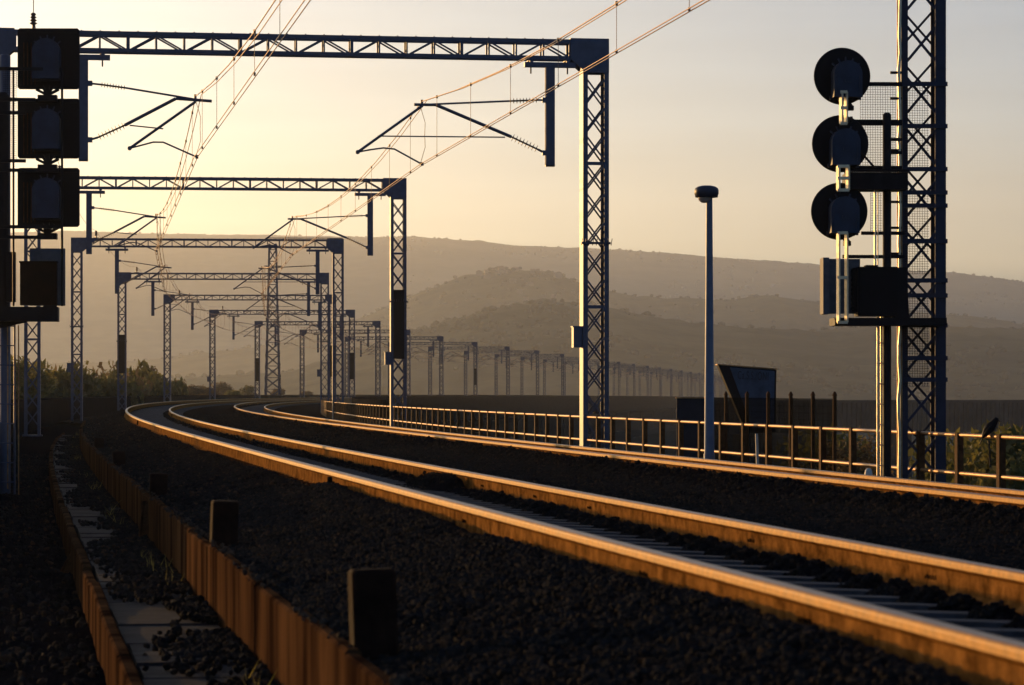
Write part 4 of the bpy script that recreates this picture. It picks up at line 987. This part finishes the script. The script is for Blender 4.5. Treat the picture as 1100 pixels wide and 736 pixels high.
# ------------------------------------------------------------------ haze
DENS=.0001
hz=MB(); hz.box(-9500,9500,-9500,9500,-60,600); hb=hz.build('haze',[]) if False else None
me=bpy.data.meshes.new('haze'); me.from_pydata(hz.v,[],hz.f); hb=link('haze',me); tag(hb,kind='stuff')
m=bpy.data.materials.new('haze_air'); m.use_nodes=True; nt=m.node_tree; nt.nodes.remove(nt.nodes['Principled BSDF'])
pv=nt.nodes.new('ShaderNodeVolumePrincipled'); pv.inputs['Density'].default_value=DENS; pv.inputs['Color'].default_value=(.82,.90,1.0,1); pv.inputs['Anisotropy'].default_value=.6
nt.links.new(pv.outputs[0],nt.nodes['Material Output'].inputs['Volume']); me.materials.append(m)
try: m.volume_sampling='DISTANCE'
except Exception: pass

# ------------------------------------------------------------------ light
SAZ, SEL = -38.0, 4.0             # sun: degrees right of the view direction, elevation
w=bpy.data.worlds.new('World'); bpy.context.scene.world=w; w.use_nodes=True; nt=w.node_tree
sky=nt.nodes.new('ShaderNodeTexSky'); sky.sky_type='NISHITA'; sky.sun_disc=False; sky.sun_elevation=R(SEL); sky.sun_rotation=R(SAZ)
sky.altitude=100; sky.air_density=.62; sky.dust_density=2.8; sky.ozone_density=1.6
tint=nt.nodes.new('ShaderNodeMix'); tint.data_type='RGBA'; tint.blend_type='MULTIPLY'; tint.inputs[0].default_value=1; tint.inputs[7].default_value=(.93,1.045,1.18,1)
bg=nt.nodes['Background']; nt.links.new(sky.outputs[0],tint.inputs[6]); tcw=nt.nodes.new('ShaderNodeTexCoord'); mpw=nt.nodes.new('ShaderNodeMapping'); mpw.inputs['Scale'].default_value=(5,5,70); mpw.inputs['Rotation'].default_value=(R(3),0,0)
nzw=nt.nodes.new('ShaderNodeTexNoise'); nzw.inputs['Scale'].default_value=1.0; nzw.inputs['Detail'].default_value=5; nzw.inputs['Roughness'].default_value=.55
mrw=nt.nodes.new('ShaderNodeMapRange'); mrw.inputs['From Min'].default_value=.35; mrw.inputs['From Max'].default_value=.75; mrw.inputs['To Min'].default_value=.965; mrw.inputs['To Max'].default_value=1.12
vmw=nt.nodes.new('ShaderNodeVectorMath'); vmw.operation='SCALE'
nt.links.new(tcw.outputs['Generated'],mpw.inputs['Vector']); nt.links.new(mpw.outputs['Vector'],nzw.inputs['Vector']); nt.links.new(nzw.outputs['Fac'],mrw.inputs['Value'])
nt.links.new(tint.outputs[2],vmw.inputs[0]); nt.links.new(mrw.outputs['Result'],vmw.inputs['Scale']); nt.links.new(vmw.outputs['Vector'],bg.inputs['Color']); bg.inputs['Strength'].default_value=.084
sl_=bpy.data.lights.new('sun','SUN'); sl_.energy=3.4; sl_.angle=R(.6); sl_.color=(1,.54,.17); so_=bpy.data.objects.new('sun',sl_); C.objects.link(so_)
d=Vector((math.sin(R(SAZ))*math.cos(R(SEL)),math.cos(R(SAZ))*math.cos(R(SEL)),math.sin(R(SEL)))); so_.rotation_euler=d.to_track_quat('Z','Y').to_euler(); so_.location=d*100+Vector((0,0,20))

# ------------------------------------------------------------------ camera
cam=bpy.data.cameras.new('camera'); co=bpy.data.objects.new('camera',cam); C.objects.link(co); bpy.context.scene.camera=co
co.location=(0,0,CZ); co.rotation_euler=(R(90),0,0); cam.sensor_width=36; cam.lens=F/1100*36
cam.shift_y=(HZ-368)/1100; cam.clip_start=.1; cam.clip_end=30000
cam.dof.use_dof=True; cam.dof.focus_distance=62; cam.dof.aperture_fstop=8
sc=bpy.context.scene
sc.view_settings.view_transform='Standard'; sc.view_settings.look='None'; sc.view_settings.exposure=1.2; sc.view_settings.gamma=1
sc.cycles.use_denoising=True
sc.cycles.max_bounces=5; sc.cycles.diffuse_bounces=3; sc.cycles.glossy_bounces=3; sc.cycles.transmission_bounces=2; sc.cycles.volume_bounces=1; sc.cycles.transparent_max_bounces=4
